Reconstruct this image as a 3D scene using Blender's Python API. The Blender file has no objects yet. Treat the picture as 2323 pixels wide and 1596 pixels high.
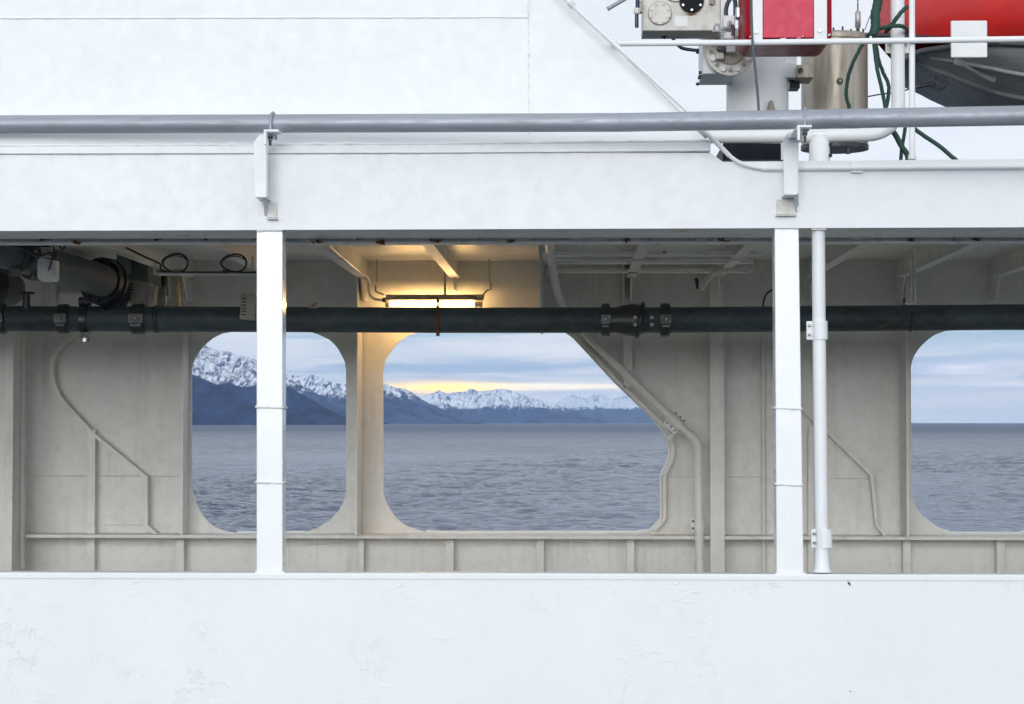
import bpy, bmesh, math, random
from mathutils import Vector, Matrix, noise
random.seed(7)
sc = bpy.context.scene
COL = sc.collection
# ------------------------------------------------------------------ camera
F = 4968.0; CX = 1161.5; CY = 798.0
EYE = Vector((0, 0, 12.0))
YAW = math.atan(138.5 / F); PITCH = math.atan(158.6 / F); ROLL = 0.001
RM = Matrix.Rotation(YAW, 3, 'Z') @ Matrix.Rotation(math.pi / 2 + PITCH, 3, 'X') @ Matrix.Rotation(ROLL, 3, 'Z')
cd = bpy.data.cameras.new('camera'); cam = bpy.data.objects.new('camera', cd); COL.objects.link(cam)
cam.location = EYE; cam.rotation_euler = RM.to_euler()
cd.sensor_width = 36.0; cd.lens = F / 2323.0 * 36.0; cd.clip_start = 0.1; cd.clip_end = 200000
sc.camera = cam

def P(px, py, Y):
    d = RM @ Vector(((px - CX) / F, (CY - py) / F, -1.0))
    return EYE + d * (Y / d.y)
def S(pix, Y):           # size in metres of a length at distance Y
    return pix * Y / F

# ------------------------------------------------------------------ materials
def nodes_of(m):
    m.use_nodes = True
    nt = m.node_tree
    return nt, nt.nodes, nt.links
def N(nt, t, **kw):
    n = nt.nodes.new(t)
    for k, v in kw.items():
        if k.startswith('i_'):
            key = k[2:]
            key = int(key) if key.isdigit() else key.replace('_', ' ')
            n.inputs[key].default_value = v
        else: setattr(n, k, v)
    return n
def ramp(nt, src, pts, interp='LINEAR'):
    r = nt.nodes.new('ShaderNodeValToRGB'); r.color_ramp.interpolation = interp
    e = r.color_ramp.elements
    while len(e) < len(pts): e.new(0.5)
    for i, (p, c) in enumerate(pts):
        e[i].position = p
        e[i].color = (c, c, c, 1) if isinstance(c, (int, float)) else (*c, 1)
    nt.links.new(src, r.inputs[0]); return r.outputs[0]
def mixc(nt, f, a, b, mode='MIX'):
    m = nt.nodes.new('ShaderNodeMix'); m.data_type = 'RGBA'; m.blend_type = mode
    for s, v in ((m.inputs[0], f), (m.inputs[6], a), (m.inputs[7], b)):
        if hasattr(v, 'links') or isinstance(v, bpy.types.NodeSocket): nt.links.new(v, s)
        elif isinstance(v, (int, float)): s.default_value = v if s == m.inputs[0] else (v, v, v, 1)
        else: s.default_value = (*v, 1)
    return m.outputs[2]
def math_(nt, op, a, b=0.0, c=0.0):
    m = nt.nodes.new('ShaderNodeMath'); m.operation = op
    for i, v in enumerate((a, b, c)):
        if isinstance(v, bpy.types.NodeSocket): nt.links.new(v, m.inputs[i])
        else: m.inputs[i].default_value = v
    return m.outputs[0]
def noise_(nt, vec, scale, detail=4, rough=0.55, dist=0.0):
    n = N(nt, 'ShaderNodeTexNoise'); n.inputs['Scale'].default_value = scale
    n.inputs['Detail'].default_value = detail; n.inputs['Roughness'].default_value = rough
    n.inputs['Distortion'].default_value = dist
    nt.links.new(vec, n.inputs['Vector']); return n.outputs[0]
def scaled(nt, vec, s):
    m = N(nt, 'ShaderNodeVectorMath', operation='MULTIPLY'); m.inputs[1].default_value = s
    nt.links.new(vec, m.inputs[0]); return m.outputs[0]

def paint(name, col, rough=0.4, var=0.06, bump=0.15, dirt=None, dirt_amt=0.0, rust=0.0, metal=0.0, flake=0.0,
          brush=None, spec=0.5, coat=0.0, fine=60.0, streak=0.0, big=0.0):
    m = bpy.data.materials.new(name); nt, ns, ln = nodes_of(m)
    bs = ns['Principled BSDF']; geo = N(nt, 'ShaderNodeNewGeometry'); pos = geo.outputs['Position']
    if brush: pos2 = scaled(nt, pos, brush)
    else: pos2 = pos
    n1 = noise_(nt, pos2, 2.2, 5, 0.6); n2 = noise_(nt, pos2, 17, 4, 0.6)
    lo = tuple(c * (1 - var) for c in col); hi = tuple(min(1, c * (1 + var)) for c in col)
    c = mixc(nt, ramp(nt, n1, [(0.3, 0.0), (0.7, 1.0)]), lo, hi)
    if dirt_amt > 0:
        f = math_(nt, 'MULTIPLY', ramp(nt, n2, [(0.48, 0.0), (0.72, 1.0)]), dirt_amt)
        c = mixc(nt, f, c, dirt)
    if streak > 0:
        sv = scaled(nt, pos, (14, 14, 0.7)); s = noise_(nt, sv, 1.0, 5, 0.65)
        s2 = noise_(nt, pos, 1.3, 2, 0.5)
        f = math_(nt, 'MULTIPLY', ramp(nt, s, [(0.5, 0.0), (0.75, 1.0)]), ramp(nt, s2, [(0.42, 0.0), (0.62, 1.0)]))
        f = math_(nt, 'MULTIPLY', f, streak)
        c = mixc(nt, f, c, dirt or (0.2, 0.19, 0.16))
    if rust > 0:
        r = noise_(nt, pos, 5.5, 6, 0.7); r2 = noise_(nt, pos, 40, 3, 0.6)
        rr = math_(nt, 'ADD', r, math_(nt, 'MULTIPLY', r2, 0.25))
        f = ramp(nt, rr, [(0.86 - 0.12 * rust, 0.0), (0.93 - 0.12 * rust, 1.0)])
        c = mixc(nt, f, c, (0.22, 0.085, 0.018))
    h = None
    nb = noise_(nt, pos2, fine, 3, 0.6)
    h = math_(nt, 'MULTIPLY', nb, 0.0016)
    if big > 0:
        h = math_(nt, 'ADD', h, math_(nt, 'MULTIPLY', noise_(nt, pos, 1.6, 2, 0.4), big))
    if flake > 0:
        fm = ramp(nt, noise_(nt, pos, 1.1, 2, 0.5, 0.4), [(0.55, 0.0), (0.66, 0.8)])
        fl = noise_(nt, pos, 13, 6, 0.6, 0.6)
        edge = ramp(nt, fl, [(0.555, 0.0), (0.57, 1.0)])
        f = math_(nt, 'MULTIPLY', fm, edge)
        h = math_(nt, 'ADD', h, math_(nt, 'MULTIPLY', f, -0.003 * flake))
        cr = ramp(nt, noise_(nt, pos, 7, 5, 0.6, 0.4), [(0.492, 0.0), (0.5, 1.0), (0.508, 0.0)])
        fm2 = ramp(nt, noise_(nt, pos, 2.3, 1, 0.5), [(0.61, 0.0), (0.66, 0.7)])
        h = math_(nt, 'ADD', h, math_(nt, 'MULTIPLY', math_(nt, 'MULTIPLY', cr, fm2), 0.003 * flake))
        c = mixc(nt, math_(nt, 'MULTIPLY', f, 0.22), c, (0.8, 0.76, 0.66))
    ln.new(c, bs.inputs['Base Color'])
    b = N(nt, 'ShaderNodeBump'); b.inputs['Strength'].default_value = min(1, bump * 4); b.inputs['Distance'].default_value = 1.0
    ln.new(h, b.inputs['Height']); ln.new(b.outputs[0], bs.inputs['Normal'])
    rv = ramp(nt, n2, [(0.3, max(0.02, rough - 0.08)), (0.7, min(1, rough + 0.1))])
    ln.new(rv, bs.inputs['Roughness'])
    bs.inputs['Metallic'].default_value = metal
    bs.inputs['Specular IOR Level'].default_value = spec
    bs.inputs['Coat Weight'].default_value = coat
    return m

M = {}
M['white'] = paint('white_marine_paint', (0.82, 0.85, 0.86), 0.42, 0.02, 0.12, (0.62, 0.6, 0.52), 0.05, big=0.002)
M['white_hull'] = paint('white_hull_paint', (0.82, 0.85, 0.86), 0.4, 0.02, 0.14, (0.6, 0.6, 0.55), 0.04, flake=1.0, big=0.006)
M['white_plate'] = paint('white_plate_paint', (0.84, 0.87, 0.875), 0.45, 0.02, 0.08, (0.65, 0.63, 0.56), 0.02, big=0.003)
M['white_old'] = paint('white_weathered_paint', (0.72, 0.72, 0.68), 0.5, 0.05, 0.2, (0.33, 0.30, 0.22), 0.35, rust=0.25, streak=0.3)
M['cream'] = paint('interior_cream_paint', (0.74, 0.73, 0.70), 0.42, 0.06, 0.12, (0.36, 0.34, 0.29), 0.16, streak=0.42, big=0.003)
M['cream_rust'] = paint('interior_paint_with_rust', (0.82, 0.81, 0.77), 0.45, 0.08, 0.2, (0.3, 0.28, 0.22), 0.25, rust=0.9)
M['deckgreen'] = paint('deck_coating', (0.56, 0.61, 0.57), 0.6, 0.15, 0.3, (0.08, 0.08, 0.07), 0.5)
M['galv'] = paint('galvanised_steel', (0.35, 0.38, 0.43), 0.45, 0.14, 0.1, (0.2, 0.21, 0.23), 0.35, brush=(0.25, 4, 4), metal=0.3)
M['darkpipe'] = paint('dark_pipe_rubber', (0.042, 0.064, 0.080), 0.55, 0.5, 0.35, (0.12, 0.11, 0.085), 0.6, brush=(0.8, 2, 2))
M['duct'] = paint('grey_duct_wrap', (0.115, 0.135, 0.145), 0.6, 0.3, 0.3, (0.08, 0.08, 0.07), 0.3)
M['iron'] = paint('dark_iron_fitting', (0.026, 0.031, 0.036), 0.38, 0.35, 0.3, (0.07, 0.06, 0.05), 0.4)
M['box'] = paint('faded_plastic_box', (0.78, 0.78, 0.72), 0.5, 0.08, 0.1, (0.22, 0.21, 0.17), 0.4)
M['beige'] = paint('beige_casing', (0.36, 0.33, 0.28), 0.5, 0.1, 0.1, (0.12, 0.11, 0.09), 0.4)
M['steel'] = paint('brushed_stainless', (0.42, 0.385, 0.32), 0.4, 0.2, 0.1, (0.15, 0.12, 0.08), 0.5, brush=(1, 1, 0.12), metal=0.45)
M['red'] = paint('red_glossy_fibreglass', (0.33, 0.003, 0.014), 0.35, 0.12, 0.04, (0.55, 0.03, 0.05), 0.12, spec=0.18, fine=12)
M['reddoor'] = paint('crimson_door_panel', (0.62, 0.022, 0.075), 0.45, 0.08, 0.06, (0.72, 0.06, 0.12), 0.2, fine=12)
M['roofdeck'] = paint('dark_boat_deck_coating', (0.07, 0.085, 0.08), 0.7, 0.15, 0.3, (0.03, 0.03, 0.03), 0.5)
M['gloss'] = paint('glossy_white_column_paint', (0.82, 0.85, 0.86), 0.22, 0.02, 0.05, (0.62, 0.6, 0.52), 0.05, coat=0.3, fine=20, big=0.001)
M['polished'] = paint('polished_steel', (0.45, 0.42, 0.35), 0.22, 0.1, 0.01, metal=1.0, fine=8)
M['redboat'] = paint('red_lifeboat_canopy', (0.60, 0.02, 0.016), 0.35, 0.14, 0.06, (0.38, 0.03, 0.03), 0.4, brush=(0.4, 2, 3))
M['hullgrey'] = paint('grey_hull_paint', (0.40, 0.405, 0.42), 0.55, 0.25, 0.15, (0.16, 0.165, 0.17), 0.4, brush=(0.5, 2, 3))
M['strake'] = paint('pale_grey_strake', (0.33, 0.35, 0.36), 0.55, 0.2, 0.2, (0.5, 0.5, 0.46), 0.5)
M['rope'] = paint('green_rope', (0.010, 0.058, 0.042), 0.6, 0.3, 0.4, (0.01, 0.02, 0.05), 0.5, fine=300)
M['cable'] = paint('black_cable', (0.012, 0.013, 0.018), 0.4, 0.3, 0.2)
M['bluecable'] = paint('dark_blue_cable', (0.015, 0.014, 0.07), 0.3, 0.3, 0.1)
M['greyrope'] = paint('grey_cord', (0.09, 0.115, 0.14), 0.7, 0.4, 0.4, fine=300)
M['navy'] = paint('dark_navy_paint', (0.004, 0.007, 0.014), 0.5, 0.3, 0.1, spec=0.12)
M['rustm'] = paint('rusty_iron', (0.20, 0.085, 0.03), 0.8, 0.4, 0.4, (0.05, 0.02, 0.01), 0.6)
M['silver'] = paint('stainless_bolt', (0.42, 0.42, 0.40), 0.35, 0.1, 0.02, metal=0.8, fine=8)
def emis(name, col, st):
    m = bpy.data.materials.new(name); nt, ns, ln = nodes_of(m)
    bs = ns['Principled BSDF']; bs.inputs['Base Color'].default_value = (0.8, 0.75, 0.6, 1)
    bs.inputs['Emission Color'].default_value = (*col, 1); bs.inputs['Emission Strength'].default_value = st
    return m
M['tube'] = emis('warm_fluorescent_tube', (1.0, 0.60, 0.22), 62.0)
M['diffuser'] = paint('yellowed_diffuser', (0.6, 0.5, 0.33), 0.3, 0.1, 0.02)

# ------------------------------------------------------------------ mesh builder
SPLIT = {'tie_plate', 'hatch_bar', 'paint_blister', 'rust_scab', 'drain_slot', 'paint_chip', 'rail_bracket', 'rail_sleeve', 'bolt', 'clip', 'end_cap', 'weld_ring', 'lug', 'hanger', 'louvre', 'weld_band', 'arm'}
class MB:
    def __init__(s): s.v = []; s.f = []; s.sm = []
    def add(s, vs, fs, sm=False):
        b = len(s.v); s.v += [Vector(q) for q in vs]
        for f in fs: s.f.append(tuple(i + b for i in f)); s.sm.append(sm)
        return s
    def box(s, x0, x1, y0, y1, z0, z1):
        vs = [(x, y, z) for z in (z0, z1) for y in (y0, y1) for x in (x0, x1)]
        return s.add(vs, [(0, 2, 3, 1), (4, 5, 7, 6), (0, 1, 5, 4), (2, 6, 7, 3), (0, 4, 6, 2), (1, 3, 7, 5)])
    def pbox(s, px0, py0, px1, py1, Y0, Y1):
        a = P(px0, (py0 + py1) / 2, Y0).x; b = P(px1, (py0 + py1) / 2, Y0).x
        t = P((px0 + px1) / 2, py0, Y0).z; u = P((px0 + px1) / 2, py1, Y0).z
        return s.box(a, b, Y0, Y1, u, t)
    def prism3(s, pts, off):
        n = len(pts); pts = [Vector(p) for p in pts]; off = Vector(off)
        nrm = Vector((0, 0, 0))
        for i in range(n): nrm += pts[i].cross(pts[(i + 1) % n])
        if nrm.dot(off) > 0: pts = pts[::-1]
        vs = pts + [p + off for p in pts]
        fs = [tuple(range(n)), tuple(range(2 * n - 1, n - 1, -1))] + [(i, i + n, (i + 1) % n + n, (i + 1) % n) for i in range(n)]
        return s.add(vs, fs)
    def prism(s, poly, Y0, Y1):
        return s.prism3([P(x, y, Y0) for x, y in poly], (0, Y1 - Y0, 0))
    def obox(s, c, ax, ay, az):       # oriented box: centre, half-vectors
        c, ax, ay, az = map(Vector, (c, ax, ay, az))
        vs = [c + i * ax + j * ay + k * az for k in (-1, 1) for j in (-1, 1) for i in (-1, 1)]
        return s.add(vs, [(0, 2, 3, 1), (4, 5, 7, 6), (0, 1, 5, 4), (2, 6, 7, 3), (0, 4, 6, 2), (1, 3, 7, 5)])
    def tube(s, pts, r, seg=14, closed=False, caps=True, jit=0.0, flat=None):
        pts = [Vector(p) for p in pts]; n = len(pts)
        rs = r if isinstance(r, (list, tuple)) else [r] * n
        T = []
        for i in range(n):
            if closed: t = pts[(i + 1) % n] - pts[i - 1]
            else: t = pts[min(i + 1, n - 1)] - pts[max(i - 1, 0)]
            T.append(t.normalized() if t.length > 1e-9 else Vector((1, 0, 0)))
        up = Vector((0, 0, 1)) if abs(T[0].z) < 0.9 else Vector((0, 1, 0))
        u = (up - T[0] * up.dot(T[0])).normalized(); rings = []
        for i in range(n):
            u = (u - T[i] * u.dot(T[i])).normalized(); w = T[i].cross(u)
            ring = []
            for k in range(seg):
                a = 2 * math.pi * k / seg; rr = rs[i] * (1 + jit * (random.random() - 0.5))
                ring.append(pts[i] + (u * math.cos(a) + w * math.sin(a) * (flat or 1.0)) * rr)
            rings.append(ring)
        vs = [p for ring in rings for p in ring]; fs = []
        for i in range(n if closed else n - 1):
            j = (i + 1) % n
            for k in range(seg):
                l = (k + 1) % seg
                fs.append((i * seg + k, i * seg + l, j * seg + l, j * seg + k))
        s.add(vs, fs, True)
        if caps and not closed:
            s.add(rings[0], [tuple(range(seg - 1, -1, -1))]); s.add(rings[-1], [tuple(range(seg))])
        return s
    def cyl(s, a, b, r, r2=None, seg=20): return s.tube([a, b], [r, r if r2 is None else r2], seg)
    def bolt(s, p, d, r, h):          # hexagonal bolt head
        return s.tube([Vector(p), Vector(p) + Vector(d).normalized() * h], r, 6)
    def build(s, name, mat, parent=None, bevel=0.0, bseg=2):
        if name in SPLIT and not getattr(s, 'one', False):
            key = {}; rep = []; par = {}
            for v in s.v:
                k = (round(v[0], 5), round(v[1], 5), round(v[2], 5)); rep.append(key.setdefault(k, len(key)))
            par = list(range(len(key)))
            def find(a):
                while par[a] != a: par[a] = par[par[a]]; a = par[a]
                return a
            for f in s.f:
                r0 = find(rep[f[0]])
                for i in f[1:]: par[find(rep[i])] = r0
            groups = {}
            for f, sm in zip(s.f, s.sm): groups.setdefault(find(rep[f[0]]), []).append((f, sm))
            if len(groups) > 1:
                last = None
                for g in groups.values():
                    q = MB(); q.one = True; idx = {}
                    for f, sm in g:
                        for i in f:
                            if i not in idx: idx[i] = len(q.v); q.v.append(s.v[i])
                        q.f.append(tuple(idx[i] for i in f)); q.sm.append(sm)
                    last = q.build(name, mat, parent, bevel, bseg)
                return last
        me = bpy.data.meshes.new(name); me.from_pydata([tuple(v) for v in s.v], [], s.f)
        me.materials.append(M[mat] if isinstance(mat, str) else mat)
        me.polygons.foreach_set('use_smooth', s.sm); me.update()
        o = bpy.data.objects.new(name, me); COL.objects.link(o)
        if parent is not None: o.parent = parent
        if bevel > 0:
            b = o.modifiers.new('bevel', 'BEVEL'); b.width = bevel; b.segments = bseg; b.limit_method = 'ANGLE'; b.angle_limit = math.radians(40)
        return o

def thing(name, label, cat, group=None):
    o = bpy.data.objects.new(name, None); COL.objects.link(o); o.empty_display_size = 0.1
    o['label'] = label; o['category'] = cat
    if group: o['group'] = group
    return o
def tag(o, label, cat, group=None, kind=None):
    o['label'] = label
    if cat: o['category'] = cat
    if group: o['group'] = group
    if kind: o['kind'] = kind
    return o
def fin(root):
    """put the thing's origin at its base and make all its meshes relative to it"""
    obs = [root] + list(root.children_recursive)
    vs = [v.co for o in obs if o.type == 'MESH' for v in o.data.vertices]
    lo = [min(v[i] for v in vs) for i in range(3)]; hi = [max(v[i] for v in vs) for i in range(3)]
    c = Vector(((lo[0] + hi[0]) / 2, (lo[1] + hi[1]) / 2, lo[2]))
    T = Matrix.Translation(-c)
    for o in obs:
        if o.type == 'MESH': o.data.transform(T)
    root.location = c
    return root
def curve(pts, n=8):                 # Catmull-Rom through the points
    pts = [Vector(p) for p in pts]; out = []
    ext = [pts[0] * 2 - pts[1]] + pts + [pts[-1] * 2 - pts[-2]]
    for i in range(1, len(ext) - 2):
        p0, p1, p2, p3 = ext[i - 1:i + 3]
        for k in range(n):
            t = k / n
            out.append(0.5 * ((2 * p1) + (p2 - p0) * t + (2 * p0 - 5 * p1 + 4 * p2 - p3) * t * t + (3 * p1 - p0 - 3 * p2 + p3) * t ** 3))
    out.append(pts[-1]); return out
def pc(pts, Y): return [P(x, y, Y) for x, y in pts]

def plate(name, outer, holes, Y, thick, mat, parent=None):
    """flat steel plate in the x-z plane with real openings"""
    cu = bpy.data.curves.new(name, 'CURVE'); cu.dimensions = '2D'; cu.fill_mode = 'BOTH'
    for poly in [outer] + holes:
        sp = cu.splines.new('POLY'); sp.points.add(len(poly) - 1); sp.use_cyclic_u = True
        for q, p in zip(sp.points, poly): q.co = (p[0], p[1], 0, 1)
    cu.extrude = thick / 2
    tmp = bpy.data.objects.new('tmp', cu); COL.objects.link(tmp)
    dg = bpy.context.evaluated_depsgraph_get()
    me = bpy.data.meshes.new_from_object(tmp.evaluated_get(dg))
    bpy.data.objects.remove(tmp); bpy.data.curves.remove(cu)
    me.transform(Matrix(((1, 0, 0, 0), (0, 0, -1, Y + thick / 2), (0, 1, 0, 0), (0, 0, 0, 1))))
    me.materials.clear(); me.materials.append(M[mat]); me.name = name
    for p in me.polygons: p.use_smooth = False
    o = bpy.data.objects.new(name, me); COL.objects.link(o)
    if parent is not None: o.parent = parent
    return o

# ================================================================== NEAR SIDE OF THE SHIP
Y0 = 11.2
# --- bulwark under the opening
t = thing('bulwark', 'white painted steel bulwark with flaking patches along the bottom of the picture', 'bulwark')
MB().prism([(-3200, 1296), (-300, 1300), (1161, 1302), (2600, 1307), (5400, 1312), (5400, 6200), (-3200, 6200)], Y0, Y0 + 0.02).build('plating', 'white_hull', t)
rail = [P(x, y, Y0 + 0.03) for x, y in ((-3200, 1294), (-300, 1299.5), (600, 1301.5), (1161, 1302), (1800, 1304.5), (2600, 1306), (5400, 1311))]
b = MB()
prof = [(-0.036, -0.022), (-0.036, -0.002), (-0.028, 0.007), (0.10, 0.007), (0.11, 0.0), (0.11, -0.022)]
vs = []; fs = []
for p in rail:
    for (dy, dz) in prof: vs.append(p + Vector((0, dy, dz)))
k = len(prof)
for i in range(len(rail) - 1):
    for j in range(k): fs.append((i * k + j, i * k + (j + 1) % k, (i + 1) * k + (j + 1) % k, (i + 1) * k + j))
b.add(vs, fs); b.build('top_rail', 'white', t)
# weld beads, blisters and chips that stand off the plating
b = MB(); random.seed(3)
for (x0, y0, n, sp) in ((2660 / 1.716, 1350, 16, 34), (1440, 1495, 14, 60), (890, 1345, 9, 34), (1370, 1342, 10, 36), (1000, 1450, 8, 22), (1500, 1490, 8, 34), (850, 1570, 5, 40), (1690, 1575, 7, 32), (300, 1345, 6, 24), (1270, 1560, 7, 60), (1745, 1330, 7, 22)):
    for k in range(n):
        x = x0 + random.gauss(0, sp * 0.6); y = y0 + random.gauss(0, sp * 0.4)
        pts = []
        for q in range(random.randint(4, 8)):
            pts.append(P(x, y, Y0 - 0.0003)); x += random.uniform(1, 6); y += random.uniform(-3.5, 3.0)
        if len(pts) > 1: b.tube(curve(pts, 2), random.uniform(0.0008, 0.0022), 5)
b.build('paint_blister', 'white_hull', t)
b = MB()
for x, y, r in ((1924, 1321, 4), (1927, 1326, 2.2), (1928, 1567, 2), (1922, 1316, 2)): b.tube([P(x, y, Y0 - 0.0012), P(x + r, y + r * 0.8, Y0 - 0.0012)], S(r * 0.6, Y0), 6)
b.build('paint_chip', 'cable', t)
fin(t)

# --- fascia beam over the opening
t = thing('fascia_beam', 'long white steel beam spanning above the opening and both columns', 'beam')
MB().prism([(-3200, 349), (-300, 349), (1612, 346), (1640, 366.5), (2323, 360), (5400, 340), (5400, 498), (2600, 514), (1161, 519), (-300, 524.5), (-3200, 533)], Y0, Y0 + 0.03).build('web_plate', 'white', t)
zb = P(1161, 520, Y0).z
MB().box(-10, 10, Y0 + 0.032, Y0 + 0.595, zb + 0.004, zb + 0.03).build('bottom_flange', 'cream_rust', t)
fin(t)

# inner longitudinal girder with drain slots, rust
t = thing('edge_girder', 'cream longitudinal girder with rust spots just behind the white beam', 'girder')
Yg = 11.82; zg = 12.964
MB().box(-10, 10, Yg, Yg + 0.02, zg + 0.013, 13.235).build('girder_web', 'cream_rust', t)
MB().box(-10, 10, Yg - 0.02, Yg + 0.08, zg, zg + 0.012).build('girder_flange', 'cream_rust', t, 0.002)
b = MB()
for x in (361, 590, 824, 1100, 1290, 1480, 1570, 2050, 2245, 2310, 108, 470, 990):
    p = P(x, 541 - x * 0.004, Yg - 0.004); w = random.uniform(0.014, 0.05)
    b.obox(p, (w, 0, 0.006), (0, 0.006, 0), (-0.004, 0, random.uniform(0.006, 0.010)))
b.build('drain_slot', 'iron', t)
b = MB()
for x in (168, 715, 860, 1152, 1415, 2062, 2212, 985, 1640):
    for k in range(4):
        p = P(x + random.gauss(0, 7), 551 - x * 0.004 + random.gauss(0, 3), Yg - 0.024)
        b.tube([p, p + Vector((random.uniform(0.01, 0.04), 0.0, random.uniform(-0.004, 0.004)))], random.uniform(0.003, 0.007), 7, jit=0.6)
b.build('rust_scab', 'rustm', t)
b = MB()
for x in (1362, 1430, 1592, 1655, 1700, 1310, 1940, 690):
    X = P(x, 540, Yg).x
    b.box(X - 0.03, X + 0.03, Yg - 0.019, Yg - 0.001, zg + 0.014, zg + 0.04)
b.build('tie_plate', 'cream', t)
fin(t)

# --- superstructure plating on top, left
t = thing('superstructure_wall', 'white welded superstructure plating with a diagonal right edge, upper left', 'wall')
Yp = Y0 + 0.13
MB().prism([(-3200, 329), (-3200, -1400), (-260, -1400), (1215, -74), (1283, -12), (1330, 46), (1545, 252), (1606, 300), (1610, 329)], Yp, Yp + 0.012).build('plating', 'white_plate', t)
b = MB().prism([(-3200, 334), (0, 332.5), (1000, 328), (1612, 322), (1612, 342), (1000, 346.5), (0, 348.5), (-3200, 352)], Y0 - 0.014, Yp + 0.1)
b.build('ledge', 'white', t, 0.003)
def bead(pts, r, seg=6, jit=0.5, wob=0.3, step=0.02):
    out = []
    for a, c in zip(pts[:-1], pts[1:]):
        n = max(2, int((c - a).length / step))
        for i in range(n): out.append(a.lerp(c, i / n) + Vector((random.gauss(0, wob * r), 0, random.gauss(0, wob * r))))
    out.append(pts[-1])
    return MB().tube(out, [r * (1 + random.uniform(-jit, jit)) for _ in out], seg)
bead(pc([(-200, 330.5), (0, 330), (1000, 325.5), (1608, 319.5)], Y0 - 0.004), 0.0085, 7, 0.35, 0.15, 0.04).build('weld_seam', 'white', t)
bead(pc([(-200, 350.5), (0, 350), (1000, 348), (1608, 343.5)], Y0 - 0.001), 0.0022, 6, 0.6, 0.2, 0.03).build('weld_seam', 'white_old', t)
bead(pc([(-400, 41.5), (0, 41), (1198, 38.5)], Yp), 0.0055, 6, 0.25, 0.1, 0.03).build('weld_seam', 'white', t)
bead(pc([(1199, -300), (1199, 320)], Yp), 0.0045, 6, 0.8, 0.5, 0.012).build('weld_seam', 'white', t)
MB().tube(pc([(1204, -83), (1283, -5), (1338, 46), (1541, 250), (1592, 296)], Yp - 0.002), 0.005, 8).build('edge_bead', 'white', t)
fin(t)

# --- long grey pipe in front
t = thing('grey_pipe', 'long galvanised grey pipe running across the whole front above the beam', 'pipe')
gp = [P(-2500, 288, 11.5), P(-100, 281.8, 11.25), P(700, 279.5, 11.1), P(1400, 277.2, 10.97), P(1515, 275.5, 10.93), P(2323, 261.5, 10.45), P(4800, 220, 9.6)]
MB().tube(gp, 0.0475, 28).build('pipe_run', 'galv', t)
b = MB()
for x, y, Y in ((921, 279, 11.06), (1428, 277, 10.96), (1405, 277, 10.965)):
    p = P(x, y, Y); b.tube([p - Vector((0.004, 0, 0)), p + Vector((0.004, 0, 0))], 0.0482, 28)
b.build('weld_ring', 'galv', t)
fin(t)
def pipe_bracket(cx0, cx1, ytop, ybot, hx0, hx1, hy, fx0, fx1, fy0, fy1, ux, uyc, Yp_, label):
    t = thing('pipe_bracket', label, 'bracket', 'brackets holding the grey pipe')
    Yf = Y0 - 0.17
    # upright flat bar with clipped corner, standing proud of the beam
    MB().prism([(cx0, ytop + 17), (cx0 + 12, ytop), (cx1, ytop - 3), (cx1, ybot), (cx0 + 3, ybot)], Yf, Yf + 0.012).build('upright', 'white', t, 0.0015)
    a = P(cx1, ytop, Yf); c = P(cx1, ybot, Yf)
    side = MB().prism3([P(cx1 - 2, ytop, Yf + 0.012), P(cx1 - 2, ybot, Yf + 0.012), P(cx1 - 2, ybot + 30, Y0 - 0.001) , P(cx1 - 2, ytop + 60, Y0 - 0.001)], (0.011, 0, 0))
    side.build('side_plate', 'white', t)
    # angle iron carrying the pipe
    b = MB().pbox(hx0, hy, hx1, hy + 5, Yp_ - 0.15, Yf + 0.05); b.pbox(hx0, hy + 5.2, hx0 + 6, hy + 34, Yp_ - 0.15, Yp_ - 0.13)
    b.build('angle', 'white', t, 0.001)
    b = MB().prism3([P(hx0 + 8, hy + 7, Yp_ - 0.05), P(hx1 - 4, hy + 7, Yp_ - 0.05), P(hx0 + 12, hy + 38, Yp_ - 0.05)], (0, 0.008, 0)); b.build('gusset', 'white_old', t)
    # foot: shelf plate, gusset and pad on the beam
    b = MB().pbox(cx0 + 4, ybot, cx1, ybot + 3, Yf - 0.004, Y0 - 0.001); b.build('bottom_plate', 'white', t)
    b = MB().pbox(fx0, fy0 + 12, fx1, fy1 - 4, Y0 - 0.014, Y0 - 0.001); b.pbox(fx0 - 1, fy1 - 3, fx1 + 1, fy1, Y0 - 0.03, Y0 - 0.001)
    b.build('foot_pad', 'white_old', t, 0.0015)
    b = MB().prism3([P(cx1 - 8, ybot + 4, Yf + 0.01), P(cx1 - 4, fy1 - 8, Y0 - 0.015), P(cx1 - 8, ybot + 4, Y0 - 0.016)], (0.008, 0, 0)); b.build('gusset', 'white', t)
    # U-bolt
    c = P(ux, uyc, Yp_); r = 0.0475 + 0.008; pts = [c + Vector((-0.006, -r, -0.09))]
    for k in range(0, 13):
        a_ = math.pi - math.pi * k / 12; pts.append(c + Vector((-0.006 + 0.012 * k / 12, r * math.cos(a_), r * math.sin(a_))))
    pts.append(c + Vector((0.006, r, -0.075)))
    MB().tube(pts, 0.0075, 10).build('u_bolt', 'galv', t)
    b = MB(); p = pts[0]; b.tube([p, p + Vector((0, 0, -0.03))], 0.006, 8)
    b.tube([p + Vector((0, 0, 0.004)), p + Vector((0, 0, 0.018))], 0.013, 6); b.build('nut', 'iron', t)
    fin(t)
pipe_bracket(575, 604, 306, 444, 598, 632, 293, 606, 628, 446, 497, 619.5, 280, 11.11, 'left white bracket holding the grey pipe above the left column')
pipe_bracket(1776, 1808.5, 300, 438, 1809, 1842, 283, 1761, 1806, 440, 489, 1826, 270.5, 10.75, 'right white bracket holding the grey pipe above the right column')

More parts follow.
